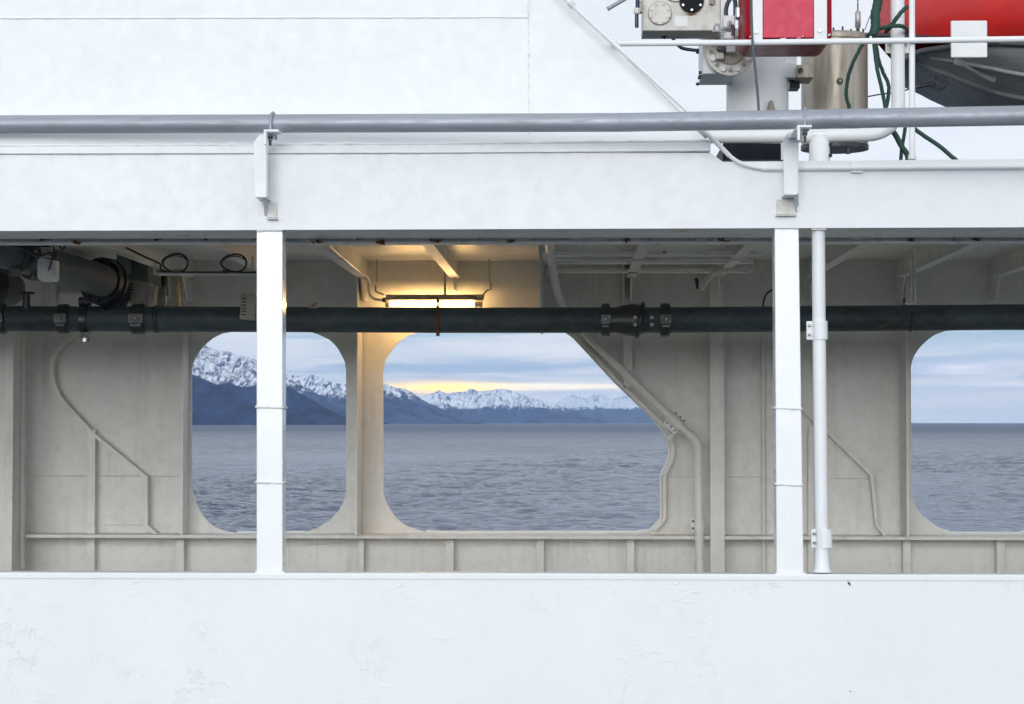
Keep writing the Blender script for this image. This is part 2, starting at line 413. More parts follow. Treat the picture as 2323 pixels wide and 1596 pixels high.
# --- handrail with the diagonal
def rr(px, Y): return S(px, Y)
t = thing('handrail', 'white tubular handrail sloping down the diagonal edge and along the beam', 'handrail')
Yh = Y0 - 0.03
pts = curve(pc([(1655, 353), (1673, 366), (1700, 376), (1733, 381.5)], Yh), 6)
MB().tube(pc([(1225, -68), (1286, 0), (1342, 52), (1555, 247), (1594, 292), (1655, 353)], Yh) , rr(5.6, Yh), 14).build('sloping_rail', 'white', t)
MB().tube(pts, rr(4.8, Yh), 14).build('rail_bend', 'white', t)
MB().tube(pc([(1728, 381.5), (2323, 377.5), (4200, 366)], Yh), rr(5.8, Yh), 14).build('lower_rail', 'white', t)
b = MB()
for x in (1944, 2420):
    b.pbox(x - 13, 366, x + 13, 391, Yh + 0.005, Y0 - 0.001)
b.build('rail_bracket', 'white', t, 0.002)
b = MB().tube(pc([(1583, 287), (1606, 309)], Yh + 0.01), rr(8, Yh), 12).tube(pc([(1292, 6), (1300, 14)], Yh), rr(8, Yh), 12)
b.build('rail_sleeve', 'white_old', t)
fin(t)
t = thing('upper_guard_rail', 'white horizontal guard rail passing in front of the red box and lifeboat', 'handrail')
Yr = 11.6
MB().tube(pc([(1396, 98), (1700, 96), (2010, 92), (2323, 88), (4200, 66)], Yr), rr(6.8, Yr), 16).build('rail_tube', 'white', t)
MB().tube(pc([(2069, -260), (2069, 0), (2069, 359)], Yr + 0.03), rr(6.8, Yr), 14).build('post', 'white', t)
b = MB().tube(pc([(2069, 352), (2069, 361)], Yr + 0.03), rr(9, Yr), 14)
b.tube([P(1396, 98, Yr), P(1390, 98, Yh)], rr(5.5, Yr), 12); b.build('rail_bracket', 'white', t)
fin(t)

# --- columns
def column(poly, bands, label):
    t = thing('support_column', label, 'column', 'white box columns in the opening')
    Yc = Y0 + 0.012
    MB().prism(poly, Yc, Yc + 0.14).build('shaft', 'gloss', t, 0.004)
    for y in bands:
        f = (y - poly[0][1]) / (poly[3][1] - poly[0][1])
        xl = poly[0][0] + (poly[3][0] - poly[0][0]) * f; xr = poly[1][0] + (poly[2][0] - poly[1][0]) * f
        p = [P(xl, y - 1, Yc), P(xr, y + 1, Yc)]; off = Vector((0, 0.14, 0))
        bm_ = bead([p[0] + off, p[0], p[1], p[1] + off], 0.0075, 7, 0.4, 0.12, 0.012)
        bm_.build('weld_band', 'white', t)
    # weld fillets top and bottom
    bead([P(poly[0][0], poly[0][1], Yc), P(poly[1][0], poly[1][1], Yc)], 0.006, 6, 0.4, 0.1, 0.012).build('weld_band', 'white', t)
    bead([P(poly[3][0] - 3, poly[3][1], Yc), P(poly[2][0] + 5, poly[2][1], Yc)], 0.007, 6, 0.5, 0.1, 0.015).build('weld_band', 'white', t)
    fin(t)
column([(582, 523), (641, 523), (641, 1298), (582, 1298)], (923, 1094), 'left white square steel column, window sky behind it')
column([(1757, 517), (1812, 517), (1823, 1301), (1762, 1301)], (926, 1099), 'right white square steel column beside the round white pipe')
# --- vertical white pipe
t = thing('standpipe', 'white round vertical pipe with two clamps beside the right column', 'pipe')
Yv = Y0 + 0.06
MB().tube(pc([(1856.5, 514), (1858, 740), (1864.5, 1262)], Yv), rr(15, Yv), 26).build('pipe_run', 'white', t)
MB().tube(pc([(1864.4, 1250), (1864.8, 1286), (1865, 1297)], Yv), [rr(16, Yv), rr(17, Yv), rr(21, Yv)], 26).build('pipe_base', 'white', t)
MB().pbox(1841, 517, 1875, 521, Yv - 0.05, Yv + 0.05).build('top_plate', 'white_old', t)
for (x0, x1, y0, y1) in ((1830, 1877.5, 728, 770), (1840.5, 1885, 1200, 1242)):
    cx = x0 + 30; o = MB().tube(pc([(cx - 1, y0), (cx, y1)], Yv), rr(18, Yv), 26)
    o.pbox(x0, y0, x0 + 18, y1, Yv - 0.012, Yv + 0.018)
    o.pbox(x1 - 8, y0 + 1, x1, y1 - 1, Yv - 0.012, Yv + 0.018)
    c = o.build('pipe_clamp', 'white', t, 0.002)
    for yy in (y0 + 10, y1 - 11):
        b = MB(); p = P(x0 + 6, yy, Yv - 0.012)
        b.tube([p, p + Vector((0, -0.02, 0))], 0.0075, 6); b.build('bolt', 'iron', c)
        MB().tube([p + Vector((0, -0.02, 0)), p + Vector((0, -0.026, 0))], 0.004, 8).build('bolt', 'silver', c)
fin(t)

# ================================================================== INSIDE THE PROMENADE
YW = 16.9
zc = 13.245
z_deck = 10.1
fl = tag(MB().box(-10, 10, Y0 + 0.03, YW, z_deck - 0.05, z_deck).build('deck', 'deckgreen'), 'grey green promenade deck floor behind the bulwark', None, kind='structure')
t = thing('deckhead', 'shaded cream ceiling plating with cross beams over the walkway', 'ceiling')
MB().box(-10, 10, Y0 + 0.032, YW + 0.25, zc, zc + 0.05).build('ceiling_plate', 'cream', t)
MB().box(-10, 10, Y0 + 0.05, YW + 0.25, zc + 0.052, zc + 0.08).build('deck_plate', 'roofdeck', t)
zbm = 13.095
XS = [-5.1, -4.38, -3.66, -2.95, -2.27, -1.60, -0.90, 0.44, 1.10, 1.80, 2.49, 3.2, 3.9, 4.6, 5.3, -5.8, 6.0]
for X in XS:
    b = MB().box(X - 0.006, X + 0.006, Yg + 0.1, YW, zbm + 0.012, zc - 0.001)
    b.box(X - 0.036, X + 0.036, Yg + 0.1, YW - 0.28, zbm, zbm + 0.011)
    # knee bracket at the outer wall
    zk = 12.93 if X not in (-0.90,) else 13.01
    b.prism3([(X - 0.006, YW - 0.42, zbm - 0.001), (X - 0.006, YW - 0.27, zk), (X - 0.006, YW - 0.002, zk), (X - 0.006, YW - 0.002, zbm - 0.001)], (0.012, 0, 0))
    b.build('cross_beam', 'cream', t)
# deep partition plate that stops the lamp light on the right
X = -0.235
MB().prism3([(X, 14.95, zc - 0.001), (X, 14.95, 12.9), (X, 15.3, 12.64), (X, 16.2, 12.65), (X, YW - 0.002, 12.73), (X, YW - 0.002, zc - 0.001)], (0.014, 0, 0)).build('deep_beam', 'cream', t)
b = MB(); 
b.box(-0.20, 1.25, 14.45, 14.56, 13.10, 13.128); b.box(-0.20, 1.25, 15.15, 15.27, 13.10, 13.125); b.box(-0.20, 1.25, 16.0, 16.12, 13.095, 13.12)
b.build('hatch_bar', 'cream_rust', t, 0.002)
MB().tube([Vector((-0.2, 14.7, 13.1)), Vector((0.5, 14.72, 13.09)), Vector((1.2, 14.7, 13.1))], 0.016, 10).build('conduit', 'cream', t)
fin(t)

# outer wall with window openings
def XZ(poly, Y=YW): 
    r = []
    for x, y in poly:
        p = P(x, y, Y); r.append((p.x, p.z))
    return r
w1 = [(580, 748), (540, 749), (504, 756), (485, 765), (471, 776), (455, 792), (445, 809), (438, 823), (435, 838), (435, 970), (435, 1104), (437, 1115), (440, 1129), (447, 1147), (455, 1161), (464, 1174), (475, 1186), (489, 1196), (511, 1205), (537, 1208),
      (689, 1207), (708, 1202), (722, 1196), (747, 1181), (767, 1159), (780, 1137), (785, 1121), (785, 842), (782, 820), (769, 794), (759, 781), (747, 770), (722, 758), (705, 753), (689, 750), (640, 748)]
w2 = [(1272, 747), (1300, 767), (1315, 783), (1392, 867), (1487, 958), (1501, 973), (1512, 991), (1517.5, 1009), (1519.5, 1028), (1516, 1046), (1505, 1068), (1499.5, 1079), (1499.5, 1178), (1494, 1185), (1476, 1203), (1443, 1207),
      (1000, 1208), (966, 1206), (952, 1202.5), (926, 1194), (912, 1186), (900, 1176), (886, 1157), (875, 1137), (870, 1119), (869, 845), (873, 823), (878, 810), (886, 798), (895, 786), (904, 776), (915, 768), (926, 761), (940, 756.5), (952, 752), (980, 748)]
def w3(dx): return [(x + dx, y) for x, y in [(2230, 748), (2180, 748), (2146, 750), (2131, 755), (2117, 761), (2104, 771), (2091, 783), (2081, 795), (2073, 809), (2068, 822), (2066.5, 834), (2067, 970), (2067, 1112), (2071, 1134), (2078, 1149), (2088, 1163), (2098, 1175), (2110, 1185), (2121, 1194), (2135, 1201), (2164, 1209),
      (2318, 1209), (2340, 1203), (2380, 1184), (2400, 1163), (2414, 1138), (2418, 1112), (2418, 842), (2414, 820), (2402, 794), (2380, 770), (2355, 756), (2322, 748)]]
t = thing('outer_wall', 'cream steel outer wall with rounded window openings to the sea', 'wall')
zbot = 0.0
holes = [XZ(w1), XZ(w2), XZ(w3(0)), XZ(w3(520)), XZ(w3(1040)), XZ(w3(-2560)), XZ(w3(-3080))]
plate('wall_plate', [(-10, -1), (10, -1), (10, zc - 0.002), (-10, zc - 0.002)], holes, YW, 0.02, 'cream', t)
# coamings (flat bar welded round the opening / on the blanked panel)
def coaming(pts, Y1, Y2, th, name='coaming', mat='cream', closed=False):
    pts = [P(x, y, YW) for x, y in pts]; n = len(pts); vs = []; fs = []
    for i, p in enumerate(pts):
        a = pts[i - 1] if (i or closed) else pts[0]; c = pts[(i + 1) % n] if (i < n - 1 or closed) else pts[-1]
        d = (c - a).normalized(); nn = Vector((d.z, 0, -d.x)) * (th / 2)
        for (sg, Yq) in ((1, Y1), (-1, Y1), (-1, Y2), (1, Y2)):
            q = p + nn * sg; vs.append((q.x, Yq, q.z))
    m = n if closed else n - 1
    for i in range(m):
        j = (i + 1) % n
        for k in range(4): fs.append((i * 4 + k, i * 4 + (k + 1) % 4, j * 4 + (k + 1) % 4, j * 4 + k))
    if not closed: fs += [(0, 3, 2, 1), (4 * n - 4, 4 * n - 3, 4 * n - 2, 4 * n - 1)]
    b = MB().add(vs, fs)
    return b.build(name, mat, t)
d0 = YW - 0.012
coaming([(x + 7, y - 3) for x, y in w2[:15]], YW - 0.10, d0, 0.026)
coaming([(x, y - 0.5) for x, y in w2[4:18]], YW + 0.011, YW + 0.16, 0.012, 'window_sill', 'white')
coaming([(x, y - 0.5) for x, y in w1[19:21]], YW + 0.011, YW + 0.12, 0.012, 'window_sill', 'white')
coaming([(x, y - 0.5) for x, y in w3(0)[16:26]], YW + 0.011, YW + 0.12, 0.012, 'window_sill', 'white')
def off(pts, dx): return [(x + dx, y) for x, y in pts]
blank = [(196, 752), (170, 764), (150, 776), (134, 797), (125, 822), (124, 846), (130, 875), (142, 900), (160, 922), (215, 982), (337, 1082), (337, 1190), (362, 1213)]
bl = [(P(x, y, YW)) for x, y in blank]
coaming(blank, YW - 0.11, d0, 0.028)
coaming([(1795, 905), (1826, 936), (1880, 985), (1973, 1076), (1985, 1190), (2004, 1212)], YW - 0.11, d0, 0.024)
coaming([(1833, 1300), (1833, 985), (1845, 966)], YW - 0.085, d0, 0.016)
# raised panel welded over a blanked opening
# ledge
zl = P(1161, 1214.5, YW - 0.28).z
MB().box(P(31, 1215, YW - .28).x, P(1610, 1215, YW - .28).x, YW - 0.28, d0, zl - 0.026, zl).build('ledge', 'cream', t, 0.002)
MB().box(P(1644, 1215, YW - .28).x, 9.9, YW - 0.28, d0, zl - 0.026, zl).build('ledge', 'cream', t, 0.002)
# vertical webs
zt = zc - 0.003
for X, dep, th in ((-2.975, 0.25, 0.022), (-1.628, 0.40, 0.014), (2.522, 0.36, 0.018), (-5.9, .25, .02), (5.4, .3, .02)):
    MB().box(X - th, X, YW - dep, d0, zl + 0.001, zt).build('web_frame', 'cream', t)
# flanged frame between blank panels, right
a = P(1611, 900, YW - 0.3).x; c = P(1643, 900, YW - 0.3).x
MB().box(a, c, YW - 0.3, YW - 0.286, z_deck, zt).build('web_flange', 'cream', t)
MB().box(a + 0.02, a + 0.034, YW - 0.285, d0, z_deck, zt).build('web_frame', 'cream', t)
b = MB()
for y in (1080, 1193):
    b.obox((P(1627, y, YW - 0.302)), ((c - a) / 2 + .002, 0, 0), (0, 0.002, 0), (0, 0, 0.004))
b.build('weld_band', 'cream', t)
MB().box(0.378, 0.392, YW - 0.27, d0, P(1415, 735, YW).z, zt).build('web_frame', 'cream', t)
# flat stiffener strip right of the sloping pipe
a = P(1415, 900, YW - 0.2).x
b = MB().box(a, a + 0.07, YW - 0.1, YW - 0.088, P(1420, 880, YW).z, zt); b.box(a, a + 0.012, YW - 0.0875, d0, P(1420, 880, YW).z, zt)
b.build('stiffener', 'cream', t)
# stiffeners: long one at left, short ones under the ledge
def stiff(x0, x1, ytop, dep, name='stiffener'):
    Yf = YW - dep; a = P(x0, 1250, Yf).x; c = P(x1, 1250, Yf).x; z1 = P(x0, ytop, Yf).z
    MB().prism3([(a, Yf, z_deck), (c, Yf, z_deck), (c, Yf, z1), (a + 0.012, Yf, z1), (a, Yf, z1 - 0.02)], (0, 0.01, 0)).build(name, 'cream', t)
    m_ = (c - 0.012) if (x0 < 1300) else a
    MB().box(m_, m_ + 0.0115, Yf + 0.011, d0, z_deck, z1 - 0.001).build('stiffener_web', 'cream', t)
stiff(197, 214, 974, 0.09)
for x0 in (400, 607, 814, 1012, 1217, 1422, 2049, 2262, -8 - 205, 2467):
    stiff(x0, x0 + (17 if x0 != 814 else 11), 1224, 0.12)
stiff(1836, 1846, 966, 0.10)
# vertical half-round trim and steps on the right-hand panel
MB().tube([P(1731, 760, YW - 0.05), P(1733, 1300, YW - 0.05)], 0.016, 10).build('half_round', 'cream', t)
# horizontal weld seams
def seam(x0, x1, y, r=0.0035): 
    bead(pc([(x0, y), (x1, y)], YW - 0.0115), r, 6, 0.3, 0.1, 0.06).build('weld_seam', 'cream', t)
seam(690, 740, 1234, 0.0022); seam(735, 790, 1231, 0.002); seam(58, 330, 1079); seam(345, 408, 1080); seam(1506, 1570, 1081); seam(1650, 1725, 1081); seam(1885, 1975, 1085); seam(230, 330, 1190, 0.002)
# upper band: shadow-casting longitudinal just under the deckhead and over the windows
z1 = P(1161, 770, YW).z
MB().box(-9.9, 9.9, YW - 0.02, YW - 0.0105, P(1161, 601, YW).z, zt).build('top_strake', 'cream', t)
fin(t)
tag(MB().box(-10.02, -10, Y0 + 0.035, YW - .011, z_deck, zc - 0.004).build('end_bulkhead', 'cream'), 'cream bulkhead closing the left end of the walkway', 'bulkhead')
tag(MB().box(10, 10.02, Y0 + 0.035, YW - .011, z_deck, zc - 0.004).build('end_bulkhead', 'cream'), 'cream bulkhead closing the right end of the walkway', 'bulkhead')
# pillar at far left edge
t = thing('edge_pillar', 'cream flanged steel pillar at the far left edge of the walkway', 'pillar')
a = P(11, 900, 16.3).x; c = P(30, 900, 16.3).x
MB().box(a, c, 16.3, 16.5, z_deck, zc - 0.01).build('shaft', 'cream', t, 0.003)
MB().box(a - 0.22, a - 0.002, 16.36, 16.38, z_deck, zc - 0.01).build('side_plate', 'cream', t)
fin(t)
# thin vertical pipe, left
t = thing('drain_pipe', 'thin cream vertical drain pipe beside the left edge pillar', 'pipe')
Yq = 16.6
MB().tube(pc([(49, 640), (49.5, 900), (49, 1290)], Yq), rr(7.5, Yq), 16).build('pipe_run', 'cream', t)
b = MB().tube(pc([(49, 990), (49, 1012)], Yq), rr(9.5, Yq), 16); b.pbox(31, 991, 46, 1011, Yq - 0.01, Yq + 0.01); b.build('pipe_clamp', 'cream', t)
b = MB().tube(pc([(49, 871), (49, 875)], Yq), rr(9.5, Yq), 16); b.pbox(32, 868, 44, 880, Yq - 0.004, Yq + 0.01); b.build('pipe_clamp', 'cream', t)
fin(t)
# sloping pipe along window 2
t = thing('sloping_pipe', 'cream drain pipe sloping beside the big window, then dropping to the deck', 'pipe')
Ys = 16.55
pts = [P(1247, 545, 13.9), P(1250, 580, 14.7), P(1256, 620, 15.4), P(1264, 660, 16.0), P(1279, 697, 16.4), P(1300, 726, Ys), P(1332, 762, Ys)]
MB().tube(curve(pts, 5) + pc([(1420, 848), (1537, 962), (1570, 990)], Ys), rr(9.5, Ys), 18).build('pipe_run', 'cream', t)
MB().tube(curve(pc([(1562, 984), (1577, 998), (1583, 1012), (1584, 1030)], Ys), 6), rr(11.2, Ys), 18).build('elbow', 'cream', t)
MB().tube(pc([(1584, 1024), (1586, 1180), (1588, 1310)], Ys), rr(10, Ys), 18).build('pipe_run', 'cream', t)
d = (P(1560, 984, Ys) - P(1510, 936, Ys)).normalized(); nn = Vector((-d.z, 0, d.x))
c0 = P(1532, 957, Ys)
o = MB().tube([c0 - d * 0.07, c0 + d * 0.05], rr(13.5, Ys), 16); o.obox(c0 - nn * 0.055, d * 0.06, Vector((0, 0.02, 0)), nn * 0.02)
cl = o.build('pipe_clamp', 'cream', t)
b = MB()
for k in (-0.04, 0.0, 0.04):
    p = c0 + d * k - nn * 0.05 + Vector((0, -0.02, 0)); b.tube([p, p + Vector((0, -0.012, 0))], 0.007, 6)
    p = c0 + d * k + nn * 0.048; b.tube([p, p + nn * 0.012], 0.006, 6)
b.build('bolt', 'iron', cl)
o = MB().tube(pc([(1586, 1175), (1586, 1206)], Ys), rr(12.5, Ys), 16); o.pbox(1567, 1175, 1580, 1206, Ys - 0.01, Ys + 0.01)
cl = o.build('pipe_clamp', 'cream', t)
b = MB()
for y in (1182, 1198):
    p = P(1572, y, Ys - 0.01); b.tube([p, p + Vector((0, -0.012, 0))], 0.009, 6)
b.build('bolt', 'iron', cl)
b = MB().obox(c0 + d * 0.05 - nn * 0.11, d * 0.012, Vector((0, 0.02, 0)), nn * 0.03); b.build('lug', 'cream', t)
fin(t)
# hangers / odds on right of the ceiling
t = thing('curved_conduit', 'pale bent conduit hanging under the ceiling left of the right column', 'pipe')
Yk = 15.6
MB().tube(curve(pc([(1590, 655), (1606, 632), (1622, 617), (1645, 613), (1678, 612)], Yk), 6), rr(6.5, Yk), 12).build('pipe_run', 'cream', t)
MB().tube(curve(pc([(1678, 614), (1690, 617), (1703, 612), (1705, 597)], Yk), 6), rr(2.6, Yk), 8).build('hook', 'cream', t)
b = MB().pbox(1616, 590, 1622, 612, Yk, Yk + .01).pbox(1586, 634, 1594, 648, Yk, Yk + 0.01); b.build('hanger', 'cream', t)
fin(t)
tag(MB().tube(curve(pc([(1579, 630), (1581, 640), (1582, 655)], 15.5), 4), [0.012, 0.012, 0.013, 0.014, 0.014, 0.012, 0.009, 0.009, 0.009], 8).build('cable_end', 'cable'), 'short black cable end hanging below the curved conduit', 'cable')
fin(bpy.data.objects['cable_end'])
o = tag(MB().tube(curve(pc([(1731, 697), (1733, 680), (1740, 665), (1753, 656)], 15.2), 5), rr(2.2, 15.2), 8).build('cable', 'cable'), 'thin black cable rising behind the right column', 'cable'); fin(o)
# angle-iron hanger on the right
t = thing('pipe_hanger', 'cream angle iron hanger holding the dark pipe near the right window', 'hanger', 'hangers of the dark pipe')
Yd = 14.5
b = MB().pbox(2065, 590, 2070, 690, Yd + 0.06, Yd + 0.08).pbox(2053, 686, 2078, 691, Yd - 0.03, Yd + 0.08).pbox(2074, 560, 2079, 688, Yd + 0.04, Yd + 0.08)
b.build('angle', 'cream', t)
pts = []
for k in range(19):
    a_ = math.radians(200 - 220 * k / 18 - 90) ; pts.append(P(2065, 719.5, Yd) + Vector((0, 0.092 * math.sin(a_), 0.092 * math.cos(a_) * -1)))
MB().tube(pts, 0.007, 8).build('strap', 'iron', t)
MB().tube(pc([(2052, 676), (2052, 690)], Yd - .02), 0.009, 6).build('nut', 'iron', t)
fin(t)

# ------------------------------------------------------------------ the dark pipe and fittings
t = thing('dark_pipe', 'thick black horizontal pipe with couplings crossing in front of the windows', 'pipe')
dp = pc([(-1600, 718), (-200, 721.5), (150, 723), (600, 724), (1000, 726), (1500, 725.5), (1750, 723.5), (2323, 718.5), (4200, 706)], Yd)
RD = rr(29, Yd)
MB().tube(dp, RD, 32).build('pipe_run', 'darkpipe', t)
def ypipe(x):
    tab = [(-200, 721.5), (150, 723), (600, 724), (1000, 726), (1500, 725.5), (1750, 723.5), (2323, 718.5)]
    for (a, ya), (b_, yb) in zip(tab[:-1], tab[1:]):
        if a <= x <= b_: return ya + (yb - ya) * (x - a) / (b_ - a)
def ring(x0, x1, r, name='coupling', ears=True, seg=28):
    b = MB(); a = P(x0, ypipe(x0), Yd); c = P(x1, ypipe(x1), Yd); m = a.lerp(c, .5); w = (c - a).length
    ux = Vector((1, 0, 0))
    b.tube([a, a + ux * w * .15, c - ux * w * .15, c], [r * .93, r, r, r * .93], seg)
    o = b.build(name, 'iron', t)
    if ears:
        b = MB()
        b.obox(m + Vector((0, -r * .98, 0.0)), (w * .55, 0, 0), (0, 0.016, 0), (0, 0, 0.03))
        b.obox(m + Vector((0, -r * 1.0, -0.045)), (w * .4, 0, 0), (0, 0.012, 0), (0, 0, 0.008))
        b.build('lug', 'iron', o)
        p = m + Vector((0, -r - 0.018, 0.0)); MB().tube([p, p + Vector((0, -0.012, 0))], 0.009, 6).build('bolt', 'beige', o)
    return o
ring(-8, 14, RD * 1.22); ring(132, 158, RD * 1.18); ring(300, 331, RD * 1.22); ring(1364, 1384, RD * 1.3); ring(1498, 1520, RD * 1.32)
ring(350, 362, RD * 1.1, 'retaining_ring', False)
# hanging strap at left with lug under the pipe
b = MB(); x = 192; c = P(x, ypipe(x), Yd); b.tube([c - Vector((0.024, 0, 0)), c + Vector((0.024, 0, 0))], RD * 1.14, 28)
b.obox(c + Vector((0.01, -0.02, -0.125)), (0.026, 0, 0), (0, 0.02, 0), (0, 0, 0.035))
b.tube([c + Vector((-0.03, -0.03, 0.115)), c + Vector((0.05, -0.03, 0.115))], 0.03, 12)
st = b.build('coupling', 'iron', t)
b = MB().tube([c + Vector((0.012, -0.055, -0.14)), c + Vector((0.012, -0.03, -0.14))], 0.014, 6); b.build('bolt', 'silver', st)
# valve body
xa = P(1385, ypipe(1385), Yd); xb = P(1500, ypipe(1500), Yd); b = MB()
prof_ = [(0, 1.0), (.10, 1.02), (.28, 1.18), (.45, 1.28), (.55, 1.28), (.62, 1.1), (.8, .95), (1, 1.0)]
b.tube([xa.lerp(xb, u) for u, _ in prof_], [RD * q for _, q in prof_], 30); vb = b.build('valve_body', 'iron', t)
c = xa.lerp(xb, .58)
pts = [c + Vector((0.02 * math.sin(a_), math.cos(a_) * RD * 1.26, math.sin(a_) * RD * 1.26)) for a_ in [2 * math.pi * k / 28 for k in range(28)]]
MB().tube(pts, 0.016, 8, closed=True).build('valve_ring', 'iron', vb)
b = MB()
for k in (-1, 1):
    for dz in (0.012, -0.035):
        p = c + Vector((0.055 * k + 0.02, -RD * 1.15, dz)); b.tube([p, p + Vector((0, -0.025, 0))], 0.013, 6)
b.build('bolt', 'beige', vb)
# small round gauge
p = P(712, 692, Yd - 0.03); b = MB().tube([p + Vector((0, 0.02, 0)), p - Vector((0, 0.012, 0))], rr(11.5, Yd), 22)
g = b.build('gauge', 'beige', t)
MB().tube([p - Vector((0.014, 0.016, 0.014)), p + Vector((0.014, -0.016, 0.014))], 0.003, 6).build('needle', 'iron', g)
MB().tube([p - Vector((0, 0, 0.03)), p - Vector((0, 0, 0.08))], 0.014, 10).build('gauge_stem', 'iron', g)
fin(t)
t = thing('pipe_hanger', 'rusty strap hanging the dark pipe right under the lamp', 'hanger', 'hangers of the dark pipe')
c = P(993.5, 726, Yd); pts = []
for k in range(25):
    a_ = 2 * math.pi * k / 24; pts.append(c + Vector((0, math.sin(a_) * (RD + 0.006), math.cos(a_) * (RD + 0.006))))
MB().tube(pts[:-1], 0.009, 8, closed=True).build('strap', 'rustm', t)
MB().tube([c + Vector((0, 0, RD)), c + Vector((0, 0, RD + 0.055))], 0.009, 8).tube([c + Vector((0, 0, -RD)), c + Vector((0, 0, -RD - 0.02))], 0.012, 8).build('rod', 'rustm', t)
fin(t)

# big inclined pipe, upper left
t = thing('big_grey_pipe', 'fat dark grey pipe coming down from upper left to a round flange', 'pipe')
pa = P(-260, 500, 12.5); pm = P(110, 598, 13.7); pe = P(232, 636, 14.35)
MB().tube([pa, P(-40, 556, 13.1), pm, pe], [0.105, 0.105, 0.105, 0.105], 28).build('pipe_run', 'duct', t)
dd = Vector((0.38, 1.0, -0.10)).normalized()
da = (pm - P(-40, 556, 13.1)).normalized()
for k in (0.30, 0.62):
    c_ = P(-40, 556, 13.1).lerp(pm, k + 0.18)
    cp_ = MB().tube([c_ - da * 0.035, c_ - da * 0.03, c_ + da * 0.03, c_ + da * 0.035], [0.112, 0.128, 0.128, 0.112], 28).build('coupling', 'iron', t)
    MB().obox(c_ + Vector((0.02, -0.06, -0.112)), (0.03, 0, 0), (0, 0.03, 0), (0, 0, 0.022)).build('lug', 'iron', cp_)
MB().tube([pe, pe + dd * 0.02, pe + dd * 0.03], [0.105, 0.104, 0.09], 28).build('pipe_end', 'duct', t)
fc = P(226, 636, 14.42)
b = MB().tube([fc + dd * 0.0, fc + dd * 0.05], 0.158, 36); b.tube([fc + dd * 0.075, fc + dd * 0.10], 0.162, 36)
fo = b.build('flange', 'iron', t)
u = dd.cross(Vector((0, 0, 1))).normalized(); w_ = u.cross(dd)
for k in range(10):
    a_ = 2 * math.pi * (k + .5) / 10; q = fc + (u * math.cos(a_) + w_ * math.sin(a_)) * 0.132
    MB().tube([q, q - dd * 0.03], 0.013, 6).build('bolt', 'iron', fo)
MB().tube(curve([fc + dd * 0.09, P(262, 668, 14.6), P(256, 700, 14.55), P(246, 722, Yd)], 6), 0.085, 22).build('branch', 'iron', t)
fin(t)
t = thing('lower_grey_pipe', 'dark grey pipe with a rounded end at the left edge above the black pipe', 'pipe')
q = P(16, 655, 14.9); q0 = P(-260, 612, 14.2)
b = MB(); dq = (q - q0).normalized(); R_ = 0.125
b.tube([q0, q] + [q + dq * R_ * math.sin(a_) for a_ in (.4, .8, 1.2, 1.5)], [R_, R_] + [R_ * math.cos(a_) for a_ in (.4, .8, 1.2, 1.5)], 28)
b.build('pipe_run', 'duct', t)
MB().tube([q - dq * 0.14, q - dq * 0.08], R_ * 1.12, 28).build('coupling', 'iron', t); fin(t)
# duct boxes behind
t = thing('air_duct', 'shaded rectangular air duct behind the fat pipes', 'duct')
MB().pbox(-120, 590, 188, 697, 15.7, 16.4).build('duct_body', 'cream', t, 0.01)
MB().pbox(112, 600, 128, 700, 15.64, 15.69).build('duct_flange', 'cream', t)
b = MB().pbox(130, 660, 215, 704, 15.5, 16.2); b.build('duct_elbow', 'cream', t, 0.03, 4)
fin(t)
t = thing('duct_stub', 'dark square duct hanging beside the round flange', 'duct')
MB().pbox(276, 560, 336, 640, 15.3, 15.8).build('duct_body', 'duct', t, 0.004)
MB().pbox(264, 568, 287, 618, 15.1, 15.28).build('duct_flange', 'duct', t, 0.004)
fin(t)
t = thing('valve', 'dark valve with a round handwheel above the black pipe at the left edge', 'valve')
Yx = 14.0
MB().tube(pc([(60, 668), (60, 700)], Yx + .3), rr(9, Yx), 14).build('stem', 'iron', t)
MB().tube([P(60, 664, Yx + .3) + Vector((0.05 * math.cos(a_), 0.05 * math.sin(a_), 0)) for a_ in [2 * math.pi * k / 20 for k in range(20)]], 0.007, 6, closed=True).build('handwheel', 'iron', t)
fin(t)
t = thing('hydraulic_line', 'bundle of two thin black lines hanging from the beam at the upper left corner', 'pipe')
MB().tube(curve(pc([(20, 556), (48, 560), (66, 568), (80, 562), (90, 548)], 13.0), 5), 0.012, 8).build('line', 'cable', t)
MB().tube(curve(pc([(30, 548), (60, 552), (74, 574), (92, 578), (118, 572)], 13.0), 5), 0.009, 8).build('line', 'cable', t)
fin(t)
# junction box on the fat pipe
t = thing('junction_box', 'pale grey junction box strapped on the fat grey pipe', 'box')
Yj = 13.35
MB().prism([(84, 590), (90, 583), (128, 590), (128, 633), (124, 637), (92, 637), (84, 629)], Yj, Yj + 0.08).build('body', 'box', t, 0.006)
MB().pbox(93, 560, 117, 584, Yj + 0.02, Yj + 0.05).build('bracket', 'box', t, 0.003)
MB().obox(P(104, 572, Yj - 0.01), (0.022, 0, -0.004), (0, 0.02, 0), (0.004, 0, 0.022)).build('cable_gland', 'beige', t, 0.006)
for pts in (((88, 545), (86, 560), (90, 572), (98, 568), (110, 575), (118, 580)), ((122, 548), (121, 565), (118, 585), (112, 610)), ((129, 548), (136, 560), (144, 566), (148, 548)), ((70, 552), (78, 560), (84, 556), (86, 548)), ((119, 577), (124, 572), (127, 585))):
    MB().tube(curve(pc(pts, Yj - 0.01), 5), 0.005, 8).build('cable', 'cable', t)
MB().pbox(55, 566, 82, 577, Yj, Yj + 0.04).build('strap', 'beige', t, 0.004)
MB().tube([P(119, 585, Yj - .02), P(109, 614, Yj - .02)], 0.003, 6).build('lever', 'iron', t)
fin(t)
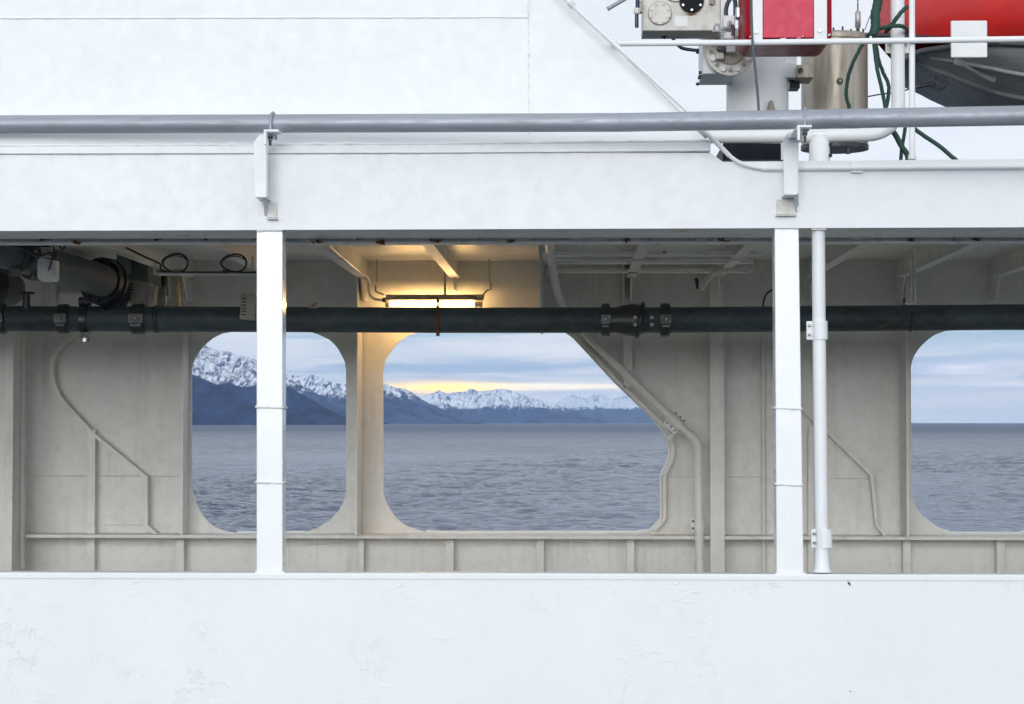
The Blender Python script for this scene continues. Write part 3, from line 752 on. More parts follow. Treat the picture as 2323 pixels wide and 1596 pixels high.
# louvred casings
def louvre(cx, cy, w, h, ang, Y, label, n=6):
    t = thing('louvred_casing', label, 'casing', 'louvred beige casings on the black pipe')
    c = P(cx, cy, Y); a_ = math.radians(-ang); ux = Vector((math.cos(a_), 0, math.sin(a_))); uz = Vector((-math.sin(a_), 0, math.cos(a_))); uy = Vector((0, 1, 0))
    W_, H_ = S(w, Y) / 2, S(h, Y) / 2
    MB().obox(c, ux * W_, uy * 0.07, uz * H_).build('body', 'beige', t, 0.008)
    MB().obox(c + ux * W_ * 1.22, ux * W_ * 0.22, uy * 0.05, uz * H_ * 0.8).build('side_cap', 'beige', t, 0.004)
    b = MB()
    for k in range(n): b.obox(c - uy * 0.073 + uz * H_ * (0.62 - 1.24 * k / (n - 1)) - ux * W_ * 0.5, ux * W_ * 0.3, uy * 0.004, uz * 0.005)
    b.build('louvre', 'cable', t)
    b = MB()
    for k in range(n): b.obox(c - uy * 0.074 + uz * H_ * (0.62 - 1.24 * k / (n - 1)) + ux * W_ * 0.3, ux * W_ * 0.5, uy * 0.006, uz * 0.004)
    b.build('rib', 'beige', t)
    fin(t)
louvre(311, 664, 60, 54, 9, 14.7, 'tilted louvred beige casing right of the round flange')
louvre(566, 697, 36, 58, 3, 14.33, 'small louvred casing half behind the left column')
# stainless duct behind
t = thing('steel_cylinder', 'vertical polished steel cylinder with golden reflection behind the louvred casing', 'cylinder')
MB().tube(pc([(384, 612), (386, 712)], 15.9), [rr(27, 15.9), rr(31, 15.9)], 32).build('body', 'polished', t); fin(t)
# cable tray with loops
t = thing('cable_tray', 'thin cream tray bar under two coiled black cable loops', 'tray')
MB().pbox(353, 618, 640, 622, 14.38, 14.5).build('bar', 'cream', t)
b = MB().pbox(571, 580, 575, 618, 14.4, 14.42).pbox(348, 590, 353, 622, 14.4, 14.42); b.build('hanger', 'cream', t); fin(t)
def loop(cx, cy, rx, ry, tail, label):
    o = MB(); pts = [P(cx + rx * math.cos(a_), cy + ry * math.sin(a_) + 2 * math.sin(2 * a_), 14.3 + 0.02 * math.sin(a_)) for a_ in [2 * math.pi * k / 32 for k in range(32)]]
    o.tube(pts, rr(2.2, 14.9), 8, closed=True)
    pts = [P(cx + rx * .97 * math.cos(a_) + 1.5, cy + ry * .9 * math.sin(a_) + 2, 14.33) for a_ in [2 * math.pi * k / 32 for k in range(32)]]
    o.tube(pts, rr(1.3, 14.9), 8, closed=True)
    o.tube(curve(pc(tail, 14.32), 5), rr(2.1, 14.9), 8)
    q = o.build('cable_loop', 'cable'); tag(q, label, 'cable', 'coiled cable loops'); fin(q)
loop(397, 596, 29, 20.5, [(283, 560), (320, 578), (362, 598), (365, 610), (385, 616), (450, 617), (520, 617)], 'left coiled black cable loop with its tail up to the beam')
loop(530, 596, 29, 19.5, [(505, 612), (530, 617), (600, 617)], 'right coiled black cable loop near the left column')

# ------------------------------------------------------------------ the lamp
t = thing('ceiling_lamp', 'lit warm fluorescent lamp hanging over the black pipe between the windows', 'lamp')
YL = 16.70
za = P(985, 668, YL).z; zb2 = P(985, 681, YL).z; xa_ = P(874, 675, YL).x; xb_ = P(1096, 675, YL).x
b = MB().prism3([(xa_, YL - 0.05, zb2), (xa_ + 0.01, YL - 0.035, za), (xa_ + 0.01, YL + 0.035, za), (xa_, YL + 0.05, zb2)], (xb_ - xa_, 0, 0))
b.build('housing', 'beige', t, 0.004)
b = MB()
for x in (905, 985, 1073): 
    p = P(x, 676, YL - 0.052); b.tube([p + Vector((-0.03, 0, -0.008)), p + Vector((-0.015, -0.006, 0.01)), p + Vector((0.015, -0.006, 0.01)), p + Vector((0.03, 0, -0.008))], 0.0035, 6)
b.build('clip', 'iron', t)
MB().tube(pc([(884, 689.5), (1076, 689.5)], YL), 0.016, 20).build('tube', 'tube', t)
b = MB().tube(pc([(874, 689.5), (884, 689.5)], YL), 0.022, 18).tube(pc([(1076, 689.5), (1095, 689.5)], YL), 0.022, 18); b.build('end_cap', 'diffuser', t)
MB().tube(pc([(855, 586), (855, 640)], YL + .02), 0.005, 8).build('hanger_rod', 'beige', t)
MB().tube(pc([(1110, 560), (1110, 640)], YL + .02), 0.005, 8).build('hanger_rod', 'beige', t)
MB().tube(pc([(852, 646), (852, 660), (860, 664), (872, 668)], YL), 0.007, 8).build('hanger_arm', 'beige', t)
MB().tube(pc([(1113, 640), (1113, 656), (1104, 659), (1096, 668)], YL), 0.007, 8).build('hanger_arm', 'beige', t)
MB().pbox(1007, 604, 1012, 668, YL - 0.002, YL + 0.02).build('hanger_rod', 'beige', t)
fin(t)
t = thing('lamp_conduit', 'bent conduit running along the beam and down to the lit lamp', 'conduit')
pts = [P(745, 552, 13.6), P(757, 566, 14.0), P(818, 618, 16.2), P(831, 626, 16.5), P(838, 640, YL), P(837, 662, YL), P(846, 676, YL), P(860, 680, YL), P(874, 680, YL)]
MB().tube(curve(pts, 5), 0.011, 10).build('conduit_run', 'cream', t)
MB().tube(pc([(868, 680), (876, 680)], YL), 0.018, 10).build('gland', 'iron', t)
fin(t)

# ================================================================== BOAT DECK, UPPER RIGHT
# crane / davit post with gearbox
t = thing('davit_post', 'white davit post with bolted slewing ring and bracket under the red box', 'post')
Ya = 14.5
MB().tube(pc([(1718, 110), (1718, 490)], Ya), rr(70.5, Ya), 40).build('post_tube', 'white', t)
MB().pbox(1594, 40, 1668, 167, 14.0, 14.47).build('bracket', 'white', t, 0.006)
b = MB()
for (x, y) in ((1592, 164), (1590, 176), (1586, 190), (1586, 118), (1592, 172)):
    p = P(x, y, 14.02); b.tube([p, p + Vector((-0.02, 0, 0))], 0.010, 6)
b.build('bolt', 'iron', t)
c = P(1655, 119, 13.97); uy = Vector((0, 1, 0))
b = MB().tube([c - uy * 0.05, c], rr(55, 13.97), 40); fl = b.build('slewing_ring', 'white_old', t, 0.004)
b = MB().tube([c - uy * 0.075, c - uy * 0.051], rr(30, 13.97), 32); b.build('hub', 'beige', fl, 0.004)
for k in range(16):
    a_ = 2 * math.pi * k / 16; q = c + Vector((math.cos(a_), 0, math.sin(a_))) * rr(43, 13.97) - uy * 0.05
    MB().tube([q, q - uy * 0.022], 0.02 if k % 2 else 0.012, 8).build('bolt', 'white' if k % 2 else 'beige', fl)
MB().pbox(1628, 102, 1646, 114, 13.8, 13.93).build('limit_switch', 'iron', t, 0.003)
MB().pbox(1647, 98, 1668, 117, 13.82, 13.93).build('switch_box', 'white', t, 0.004)
MB().pbox(1624, 114, 1642, 133, 13.84, 13.91).build('switch_box', 'white_old', t, 0.004)
b = MB().pbox(1780, 142, 1808, 175, 14.4, 14.6).pbox(1768, 126, 1808, 144, 14.44, 14.6); b.build('arm', 'white', t, 0.004)
MB().pbox(1792, 176, 1815, 199, 14.5, 14.66).build('arm_joint', 'cable', t, 0.004)
o = MB().pbox(1808, 146, 1846, 176, 14.34, 14.6).build('clamp_block', 'steel', t, 0.005)
p = P(1815, 160, 14.34); MB().tube([p, p - uy * 0.03], 0.018, 6).build('bolt', 'iron', o)
p = P(1749, 240, 14.28); MB().tube([p - Vector((0, 0, .05)), p + Vector((0, 0, 0.0)), p + Vector((0, 0, .035))], [0.03, 0.022, 0.012], 10).build('grease_cap', 'beige', t)
fin(t)

t = thing('gearbox', 'white weathered gearbox with a round bolted cover and a black round plug', 'gearbox')
Yg2 = 13.6
MB().pbox(1458, -110, 1634, 69, Yg2, Yg2 + 0.3).build('casing', 'white_old', t, 0.006)
def cover(cx, cy, r, mat, bm_, n, th=0.014):
    p = P(cx, cy, Yg2); o = MB().tube([p, p - uy * th], rr(r, Yg2), 40).build('cover', mat, t, 0.003)
    MB().tube([p + Vector((math.cos(a_) * rr(r + 1, Yg2), -0.002, math.sin(a_) * rr(r + 1, Yg2))) for a_ in [2 * math.pi * k / 36 for k in range(36)]], 0.0035, 6, closed=True).build('gasket', 'beige', o)
    for k in range(n):
        a_ = 2 * math.pi * (k + .5) / n; q = p - uy * th + Vector((math.cos(a_), 0, math.sin(a_))) * rr(r * .84, Yg2)
        MB().tube([q, q - uy * 0.012], 0.008, 6).build('bolt', bm_, o)
cover(1497, 30, 25.5, 'white_old', 'white_old', 8)
cover(1568.5, 2, 27, 'navy', 'silver', 6, 0.03)
cover(1533, -29, 32, 'white_old', 'beige', 8)
MB().pbox(1609, -30, 1621, 9, Yg2 - 0.03, Yg2 - 0.001).build('sight_glass', 'beige', t, 0.006)
MB().prism3([P(1552, 31, Yg2 - .001), P(1582, 31, Yg2 - .001), P(1567, 35.5, Yg2 - .001)], (0, -0.002, 0)).build('rust_run', 'rustm', t)
MB().pbox(1530, 36, 1560, 59, Yg2 - 0.003, Yg2 - 0.001).build('fresh_paint_patch', 'white', t, 0.002)
MB().pbox(1634, -100, 1645, 66, Yg2 + 0.02, Yg2 + 0.1).build('side_flange', 'white', t, 0.003)
b = MB(); p = P(1504, 86, Yg2 + .2); b.tube([p, p + Vector((0.02, 0, 0.03))], 0.014, 8); b.build('drain_plug', 'iron', t)
fin(t)
t = thing('hose_loop', 'grey hydraulic hose loop between the gearbox and the red box', 'hose')
MB().tube(curve(pc([(1648, 44), (1647, 22), (1652, 4), (1662, -8), (1668, 6), (1668, 36)], 13.5), 6), rr(5, 13.5), 12).build('hose', 'greyrope', t)
b = MB().pbox(1641, 34, 1668, 62, 13.48, 13.6); b.build('fitting', 'white', t, 0.008); fin(t)
t = thing('shackle', 'small weathered steel shackle lying at the lower right corner of the gearbox', 'shackle')
MB().tube(curve(pc([(1618, 72), (1622, 58), (1629, 55), (1634, 68), (1640, 84)], 13.4), 5), rr(2.4, 13.4), 8).build('bow', 'galv', t)
MB().tube(pc([(1616, 70), (1645, 71)], 13.4), rr(2.6, 13.4), 8).build('pin', 'galv', t)
fin(t)
t = thing('hook_block', 'white lifting hook block with dark swivel left of the red box', 'hook')
MB().pbox(1637, 72, 1668, 88, 13.45, 13.55).build('block', 'white', t, 0.01)
MB().tube(curve(pc([(1651, 62), (1655, 48), (1661, 60), (1665, 66)], 13.42), 5), rr(3, 13.42), 8).build('hook', 'galv', t)
MB().tube(curve(pc([(1660, 56), (1664, 66), (1662, 80)], 13.40), 5), rr(4, 13.4), 8).build('swivel', 'bluecable', t)
fin(t)

t = thing('red_locker', 'glossy red locker with two white straps above the guard rail', 'locker')
Yb = 13.0
MB().pbox(1689, -170, 1889, 96, Yb, Yb + 0.56).build('body', 'red', t, 0.055, 6)
for x0, x1 in ((1706, 1730), (1846.5, 1876)):
    s = MB().pbox(x0, -150, x1, 92, Yb - 0.012, Yb - 0.002).build('strap', 'white', t, 0.003)
    for y in (72 if x0 < 1800 else 69,):
        p = P((x0 + x1) / 2 - 2, y, Yb - 0.013); MB().tube([p, p - uy * 0.010], 0.011, 6).build('bolt', 'silver', s)
MB().pbox(1731, -140, 1845, 85, Yb - 0.008, Yb - 0.002).build('door', 'reddoor', t, 0.003)
b = MB().pbox(1669, 14, 1680, 40, Yb + 0.12, Yb + 0.2); b.build('latch', 'silver', t, 0.008)
b = MB()
for x, y, w_, h_ in ((1776, 88, 14, 3), (1702, 83, 4, 3), (1881, 79, 5, 5), (1812, 86, 9, 2), (1821, 82, 3, 3)):
    p = P(x, y, Yb - 0.004); b.obox(p - uy * 0.007, (S(w_ / 2, Yb), 0, 0.002), (0, 0.002, 0), (0.002, 0, S(h_ / 2, Yb)))
b.build('paint_chip', 'white', t, 0.002)
fin(t)

t = thing('steel_canister', 'hanging stainless steel canister with bolted lid right of the red locker', 'canister')
Yn = 14.85; R_ = rr(75, Yn)
top = P(1893, 72, Yn - R_).z; bot = P(1893, 320, Yn - R_).z; cx = P(1893, 200, Yn).x
def ringz(z0, z1, r0, r1=None, seg=48): return MB().tube([(cx, Yn, z0), (cx, Yn, z1)], [r0, r1 or r0], seg)
ringz(bot, top - 0.03, R_).build('body', 'steel', t)
lid = ringz(top - 0.03, top, R_ + 0.012).build('lid', 'steel', t)
ringz(top + 0.001, top + 0.012, R_ + 0.006).build('gasket', 'beige', lid)
for k in range(22):
    a_ = 2 * math.pi * k / 22; q = Vector((cx + math.cos(a_) * (R_ - .01), Yn + math.sin(a_) * (R_ - .01), top + 0.012))
    MB().tube([q, q + Vector((0, 0, 0.012 + 0.008 * (k % 3)))], 0.007, 6).build('bolt', 'iron', lid)
ringz(bot - 0.03, bot - 0.001, R_ * 1.02).build('bottom_flange', 'iron', t)
q = Vector((P(1924, 330, Yn - R_ * .8).x, Yn - R_ * .8, bot - 0.03)); MB().tube([q, q - Vector((0, 0, 0.05))], 0.016, 10).build('drain_nozzle', 'iron', t)
p = P(1905, 184, Yn - R_); o = MB().tube([p + uy * 0.02, p - uy * 0.012], 0.023, 8).build('plug', 'iron', t)
MB().tube([p - uy * 0.0125, p - uy * 0.022], 0.010, 6).build('bolt', 'beige', o)
p = P(1946, 63, Yn); pt = P(1946, 24, Yn)
o = MB().tube([p - Vector((0, 0, .06)), p, p + Vector((0, 0, .005)), pt - Vector((0, 0, .01)), pt], [.013, .013, .019, .019, .012], 14).build('turnbuckle', 'silver', t)
MB().tube([pt, P(1946, 6, Yn)], 0.005, 6).build('eye_rod', 'iron', o)
for k in range(5): 
    cpt = P(1946, 3 - k * 7.5, Yn); MB().tube([cpt + (Vector((0.011 * math.cos(a_), 0, 0.015 * math.sin(a_))) if k % 2 else Vector((0, 0.011 * math.cos(a_), 0.015 * math.sin(a_)))) for a_ in [2 * math.pi * j / 14 for j in range(14)]], 0.0035, 6, closed=True).build('chain_link', 'galv', o)
fin(t)
t = thing('deck_box', 'dark navy box on the boat deck between the grey pipe and beam', 'box')
MB().pbox(1640, 324, 1772, 380, 13.5, 14.2).build('body', 'navy', t, 0.006)
MB().pbox(1633, 362, 1780, 368, 13.44, 13.49).build('base_frame', 'cable', t)
fin(t)
t = thing('bent_pipe', 'fat white pipe running level then bending up past the green ropes', 'pipe')
Yt = 12.9
MB().tube(pc([(1560, 310), (1700, 309.5), (1955, 306)], Yt), rr(15, Yt), 26).build('pipe_run', 'white', t)
MB().tube(curve(pc([(1950, 306), (1985, 303), (2012, 291), (2030, 270), (2037, 243), (2037.5, 225)], Yt), 7), rr(15.6, Yt), 26).build('elbow', 'white', t)
MB().tube(pc([(2037.5, 230), (2036.5, 105), (2035, -260)], Yt), rr(15.5, Yt), 26).build('pipe_run', 'white', t)
p = P(2037, 99, Yt); rg = rr(19, Yt)
MB().tube([p + Vector((rg * math.cos(a_), rg * math.sin(a_), -0.012 * math.sin(a_) * 1)) for a_ in [2 * math.pi * k / 30 for k in range(30)]], rr(3.4, Yt), 8, closed=True).build('collar', 'white', t)
MB().pbox(2009, 97, 2066, 120, Yt + 0.03, Yt + 0.05).build('support_plate', 'white_old', t, 0.003)
o = MB().tube(pc([(1859, 306), (1859, 318), (1859, 323), (1859, 385)], Yt - 0.02), [rr(18, Yt), rr(18, Yt), rr(23, Yt), rr(23.5, Yt)], 26).build('foot_sleeve', 'white', t)
b = MB()
for y in (327, 352): b.tube([P(1880, y, Yt - 0.04), P(1886, y, Yt - 0.05)], 0.012, 6)
b.build('bolt', 'iron', o)
MB().tube([P(1859, 307, Yt) + Vector((rr(24, Yt) * math.cos(a_), -0.03, rr(9, Yt) * math.sin(a_))) for a_ in [math.pi * k / 14 for k in range(15)]], 0.009, 8).build('saddle_weld', 'white', t)
fin(t)
def line(name, label, cat, pts, Y, r, mat, group=None, dY=0.0, seg=8, n=6):
    q = [P(p[0], p[1], p[2] if len(p) > 2 else Y) for p in pts]
    q = curve(q, n)
    o = MB().tube([v + Vector((random.gauss(0, r * .06), 0, random.gauss(0, r * .06))) for v in q], r, seg).build(name, mat)
    tag(o, label, cat, group); fin(o); return o
G = 'green mooring ropes on the boat deck'
Yp2 = 12.6
line('rope', 'thick dark green rope hanging beside the pipe at the top edge of the picture', 'rope', [(1996, -40), (1992, 0), (1986, 30), (1985, 60), (1982, 78)], Yp2, rr(11, Yp2), 'rope', G, seg=10)
line('rope', 'green rope tied around the white vertical pipe with its end sticking up right', 'rope', [(1966, 82, 12.7), (1982, 70, 12.66), (2010, 61, 12.66), (2040, 58, 12.66), (2056, 64, 12.8), (2058, 74, 12.9)], Yp2, rr(5, Yp2), 'rope', G)
line('rope', 'short green rope slanting up across the vertical pipe to the right', 'rope', [(2010, 72, 12.75), (2024, 55, 12.66), (2042, 30, 12.66), (2058, 15, 12.7)], Yp2, rr(5, Yp2), 'rope', G)
line('rope', 'green rope draped over the front of the steel canister', 'rope', [(1964, 86), (1950, 112), (1935, 142), (1924, 175), (1920, 215), (1926, 243), (1932, 280)], 14.2, rr(4.2, 14.2), 'rope', G)
line('rope', 'left green rope of the pair hanging between canister and vertical pipe', 'rope', [(1982, 78), (1984, 110), (1990, 155), (2000, 200), (2008, 240), (2014, 280)], 12.75, rr(4.5, 12.75), 'rope', G)
line('rope', 'right green rope of the pair hanging between canister and vertical pipe', 'rope', [(1986, 84), (1992, 130), (2004, 165), (2016, 192), (2014, 225), (2010, 244)], 13.3, rr(4.3, 13.3), 'rope', G)
line('rope', 'green rope running down from the pipe bend to the foot of the thin post', 'rope', [(2010, 270), (2030, 303), (2046, 332), (2058, 350), (2060, 362)], 13.1, rr(6.5, 13.1), 'rope', G)
line('rope', 'dark green rope dropping straight behind the grey pipe by the thin post', 'rope', [(2056, 262), (2052, 300), (2046, 335), (2044, 362)], 13.25, rr(4.2, 13.25), 'rope', G)
line('rope', 'dark green rope slanting down right toward the beam below the lifeboat', 'rope', [(2066, 285), (2090, 303), (2130, 330), (2165, 360), (2180, 372)], 12.9, rr(5, 12.9), 'rope', G, n=4)
line('cord', 'thin grey blue cord hanging down in front of the red locker', 'cord', [(1704, -30), (1705, 40), (1708, 100), (1713, 155), (1719, 215), (1722, 262)], 11.5, rr(3.1, 11.5), 'greyrope')
line('cable', 'dark blue cable sagging from gearbox to the white bracket', 'cable', [(1526, 86), (1540, 104), (1556, 111), (1586, 114)], 13.9, rr(4, 13.9), 'bluecable')
line('wire', 'thin wire slanting up from the steel canister lid', 'wire', [(1962, 68), (1970, 45), (1982, 18), (1990, -10)], 14.7, rr(0.9, 14.7), 'cable')
line('wire', 'thin dark line from canister to the lifeboat hook', 'wire', [(1966, 219), (2000, 213), (2040, 208), (2062, 202), (2082, 198)], 15.2, rr(1.6, 15.2), 'cable')
t = thing('sounding_rod', 'dark blue rod in a pale collar left of the gearbox', 'rod')
MB().tube(pc([(1446, -80), (1446, 20)], 13.5), rr(4.4, 13.5), 12).build('rod', 'bluecable', t)
MB().tube(pc([(1444.5, 30), (1444.5, 62)], 13.5), rr(4.4, 13.5), 12).build('rod', 'bluecable', t)
MB().tube(pc([(1445, 18), (1445, 20), (1445, 29), (1445, 31)], 13.5), [rr(6, 13.5), rr(7.5, 13.5), rr(7.5, 13.5), rr(6, 13.5)], 8).build('collar', 'box', t)
MB().pbox(1450, 0, 1458, 27, 13.5, 13.56).build('holder', 'beige', t, 0.003)
fin(t)
t = thing('tube_end', 'open grey tube end poking in at the top edge beside the diagonal rail', 'tube')
MB().tube(pc([(1379, 19.5), (1440, -16)], 12.4), rr(4.6, 12.4), 14).build('pipe_run', 'galv', t)
MB().tube(pc([(1378, 20), (1381, 18.4)], 12.4), rr(5.2, 12.4), 14).build('end_ring', 'beige', t)
fin(t)

# lifeboat
t = thing('lifeboat', 'enclosed lifeboat with red canopy and grey hull at the upper right corner', 'lifeboat')
YB = 16.2
keel = curve(pc([(2060, 100), (2075, 136), (2083, 147), (2113, 171), (2149, 190), (2190, 214), (2250, 238), (2340, 256), (2500, 274), (2800, 282), (3400, 286), (3700, 240)], YB), 6)
def bx(i, n):       # half-beam
    u = i / (n - 1); return 1.25 * min(1, (u / .5)) ** .6 if u < .5 else 1.25 * (1 - max(0, u - .82) * 2.2)
n = len(keel); seg = 10; grid = []
for i, kp in enumerate(keel):
    hb = bx(i, n); row = []
    xs = kp.x - 0.06 * (1 - i / n)
    for s_ in (-1, 1):
        rw = []
        for j in range(seg + 1):
            v = j / seg; yy = hb * (math.sin(v * math.pi / 2) ** 0.75); zs = P(2200, 98, YB - 1.0).z
            zz = kp.z + (zs - kp.z) * (1 - math.cos(v * math.pi / 2)) ** 0.9
            rw.append(Vector((xs - 0.05 * v, YB + s_ * yy, zz)))
        row.append(rw)
    grid.append(row[0][::-1] + row[1][1:])
m = len(grid[0]); vs = [p for r in grid for p in r]; fs = []
for i in range(n - 1):
    for j in range(m - 1): fs.append((i * m + j, i * m + j + 1, (i + 1) * m + j + 1, (i + 1) * m + j))
MB().add(vs, fs, True).build('hull', 'hullgrey', t)
def strip(j, r, i0, i1, mat, out=0.004, flat=None):
    pts = [grid[i][j] + Vector((0, -out, -out)) for i in range(i0, i1)]
    MB().tube(pts, r * 1.4, 10, flat=0.5).build('strake', mat, t)
strip(1, 0.016, 1, n, 'iron'); strip(8, 0.016, 6, n, 'strake'); strip(5, 0.012, 16, n, 'strake')
b = MB()
pa_, pb_ = P(2166, 137, YB - 0.86), P(2258, 178, YB - 0.8)
b.tube(curve([pa_, pa_.lerp(pb_, .3) + Vector((0, 0, .012)), pa_.lerp(pb_, .7) - Vector((0, 0, .004)), pb_], 5), 0.032, 8, flat=0.5, jit=.25); b.build('worn_patch', 'strake', t)
# canopy
can = []; xs0 = P(1984, 84, YB).x; xs1 = keel[-1].x
for i in range(30):
    u = i / 29; x = xs0 + (xs1 - xs0) * u; hb = 1.27 * min(1, u / .22) ** .6 + 0.05; yb = 83 + 13 * min(1, u / .1)
    zz = [P(2200, yb, YB - hb).z, P(2200, yb - 5, YB - hb).z, P(2200, 27, YB - hb * 1.1).z, P(2200, -60, YB - 1.35).z, P(2200, -240, YB - 1.1).z, P(2200, -300, YB).z]
    hh = [hb * .96, hb, hb * 1.10, hb * 1.07, hb * .8, 0]
    row = [Vector((x, YB - h, z)) for h, z in zip(hh, zz)] + [Vector((x, YB + h, z)) for h, z in list(zip(hh, zz))[-2::-1]]
    can.append(row)
m = len(can[0]); vs = [p for r in can for p in r]; fs = []
for i in range(29):
    for j in range(m - 1): fs.append((i * m + j, (i + 1) * m + j, (i + 1) * m + j + 1, i * m + j + 1))
fs.append(tuple(range(m))); fs.append(tuple(range(29 * m + m - 1, 29 * m - 1, -1)))
MB().add(vs, fs, True).build('canopy', 'redboat', t)
MB().tube([r[1] + Vector((0, -0.012, -0.002)) for r in can], 0.018, 8).build('gunwale', 'iron', t)
MB().pbox(2158, 46, 2240, 130, 14.66, 14.69).build('fender_plate', 'white', t, 0.008, 3)
MB().tube(curve(pc([(2080, 196), (2095, 194), (2112, 190), (2122, 196)], 15.6), 4), rr(4, 15.6), 8, jit=.5).build('painter_hook', 'iron', t)
MB().tube(curve(pc([(2118, 186), (2122, 196), (2130, 202), (2142, 198), (2148, 188)], 15.6), 5), rr(2.6, 15.6), 8).build('shackle', 'iron', t)
MB().tube(curve(pc([(2116, 182), (2120, 174), (2128, 178)], 15.6), 5), rr(2.4, 15.6), 8).build('shackle', 'iron', t)
fin(t)
bpy.context.view_layer.update()

# ================================================================== SEA AND MOUNTAINS
def mat_sea():
    m = bpy.data.materials.new('sea_water'); nt, ns, ln = nodes_of(m); bs = ns['Principled BSDF']
    pos = N(nt, 'ShaderNodeNewGeometry').outputs['Position']
    bs.inputs['Base Color'].default_value = (0.014, 0.045, 0.105, 1); bs.inputs['IOR'].default_value = 1.333
    sy = N(nt, 'ShaderNodeSeparateXYZ'); ln.new(pos, sy.inputs[0])
    far = math_(nt, 'DIVIDE', sy.outputs[1], 4000.0)
    ln.new(ramp(nt, far, [(0.05, 0.07), (0.25, 0.22), (0.8, 0.42)]), bs.inputs['Roughness'])
    a = noise_(nt, scaled(nt, pos, (0.30, 0.42, 1)), 1.0, 5, 0.62, 0.4)
    b = noise_(nt, scaled(nt, pos, (1.4, 2.0, 1)), 1.0, 4, 0.6)
    g = noise_(nt, scaled(nt, pos, (0.012, 0.006, 1)), 1.0, 3, 0.5)
    h = math_(nt, 'ADD', math_(nt, 'MULTIPLY', a, 1.5), math_(nt, 'MULTIPLY', b, 0.3))
    sw = noise_(nt, scaled(nt, pos, (0.035, 0.02, 1)), 1.0, 5, 0.6)
    h = math_(nt, 'MULTIPLY', h, ramp(nt, g, [(0.3, 0.6), (0.7, 1.0)]))
    h = math_(nt, 'ADD', h, math_(nt, 'MULTIPLY', sw, math_(nt, 'MULTIPLY', ramp(nt, far, [(0.1, 0.0), (0.6, 1.0)]), 9.0)))
    bp = N(nt, 'ShaderNodeBump'); bp.inputs['Strength'].default_value = 1.0; bp.inputs['Distance'].default_value = 1.0
    ln.new(h, bp.inputs['Height']); ln.new(bp.outputs[0], bs.inputs['Normal'])
    return m
R0 = 42000.0
def wavez(x, y):
    d = max(1.0, y - 0.0)
    f = max(0.0, 1 - d / 3600.0)
    v = Vector((x * 0.085 + y * 0.012, y * 0.055, 0.3))
    g = 0.65 + 0.7 * noise.noise(Vector((x * 0.011, y * 0.005, 7.7)))
    h = noise.noise(v) * 0.45 + (0.5 - abs(noise.noise(v * 1.9 + Vector((9, 3, 1))))) * 0.75 + (0.5 - abs(noise.noise(v * 4.3))) * 0.42
    return h * f * g * 1.75
vs = []; fs = []
nr = 700; ncx = 460
for i in range(nr):
    v = i / (nr - 1); pyr = 300 * (1 - v) ** 1.0 + 22 * v      # pixels below the horizon
    y = 12 * F / pyr
    for j in range(ncx):
        x = (-0.23 + 0.49 * j / (ncx - 1)) * y * 1.0
        vs.append((x, y, wavez(x, y) if 0 < i < nr - 1 and 0 < j < ncx - 1 else 0.0))
for i in range(nr - 1):
    for j in range(ncx - 1):
        fs.append((i * ncx + j, i * ncx + j + 1, (i + 1) * ncx + j + 1, (i + 1) * ncx + j))
b = MB(); b.v = vs; b.f = fs; b.sm = [True] * len(fs)
c = [0, ncx - 1, nr * ncx - 1, (nr - 1) * ncx]     # corners of the detailed wedge
n0 = len(vs); yn, yf = vs[0][1], vs[-1][1]
big = [(-R0, -R0, 0), (R0, -R0, 0), (R0, R0, 0), (-R0, R0, 0)]
b.v += big
rowN = [j for j in range(ncx)]; rowF = [(nr - 1) * ncx + j for j in range(ncx)]
L = [i * ncx for i in range(nr)]; Rr = [i * ncx + ncx - 1 for i in range(nr)]
b.f.append(tuple([n0, n0 + 1] + rowN[::-1])); b.f.append(tuple([n0 + 2, n0 + 3] + rowF))
b.f.append(tuple([n0 + 3, n0] + L)); b.f.append(tuple([n0 + 1, n0 + 2] + Rr[::-1]))
b.sm += [False] * 4
sea = b.build('water', mat_sea()); tag(sea, 'rippled blue grey fjord water stretching to the horizon', None, kind='structure')

def mat_mtn(name, snow_z, spread, hazed_rock, amt=1.0, D=10000):
    m = bpy.data.materials.new(name); nt, ns, ln = nodes_of(m); bs = ns['Principled BSDF']
    geo = N(nt, 'ShaderNodeNewGeometry'); pos = geo.outputs['Position']
    sp = N(nt, 'ShaderNodeSeparateXYZ'); ln.new(pos, sp.inputs[0])
    sn = N(nt, 'ShaderNodeSeparateXYZ'); ln.new(geo.outputs['Normal'], sn.inputs[0])
    k = 1.0 / spread
    g_ = F / D
    n1 = noise_(nt, scaled(nt, pos, (g_ / 50, g_ / 150, g_ / 40)), 1.0, 4, 0.6, 0.6)
    n2 = noise_(nt, scaled(nt, pos, (g_ / 10, g_ / 70, g_ / 22)), 1.0, 4, 0.6, 1.0)
    z = math_(nt, 'DIVIDE', math_(nt, 'SUBTRACT', sp.outputs[2], snow_z), spread)
    f = math_(nt, 'ADD', z, math_(nt, 'MULTIPLY', math_(nt, 'SUBTRACT', n1, 0.5), 2.2))
    f = math_(nt, 'MINIMUM', math_(nt, 'MAXIMUM', f, -1.3), 0.46 * amt)
    f = math_(nt, 'ADD', f, math_(nt, 'MULTIPLY', math_(nt, 'SUBTRACT', n2, 0.5), 3.2))
    s = ramp(nt, f, [(0.0, 0.0), (0.25, 0.22), (0.7, 1.0)])
    c = mixc(nt, s, mixc(nt, ramp(nt, n1, [(0.35, 0.0), (0.65, 1.0)]), tuple(q * .65 for q in hazed_rock), tuple(q * 1.5 for q in hazed_rock)), (0.74, 0.79, 0.87))
    ln.new(c, bs.inputs['Base Color']); bs.inputs['Roughness'].default_value = 0.9; bs.inputs['Specular IOR Level'].default_value = 0.1
    return m
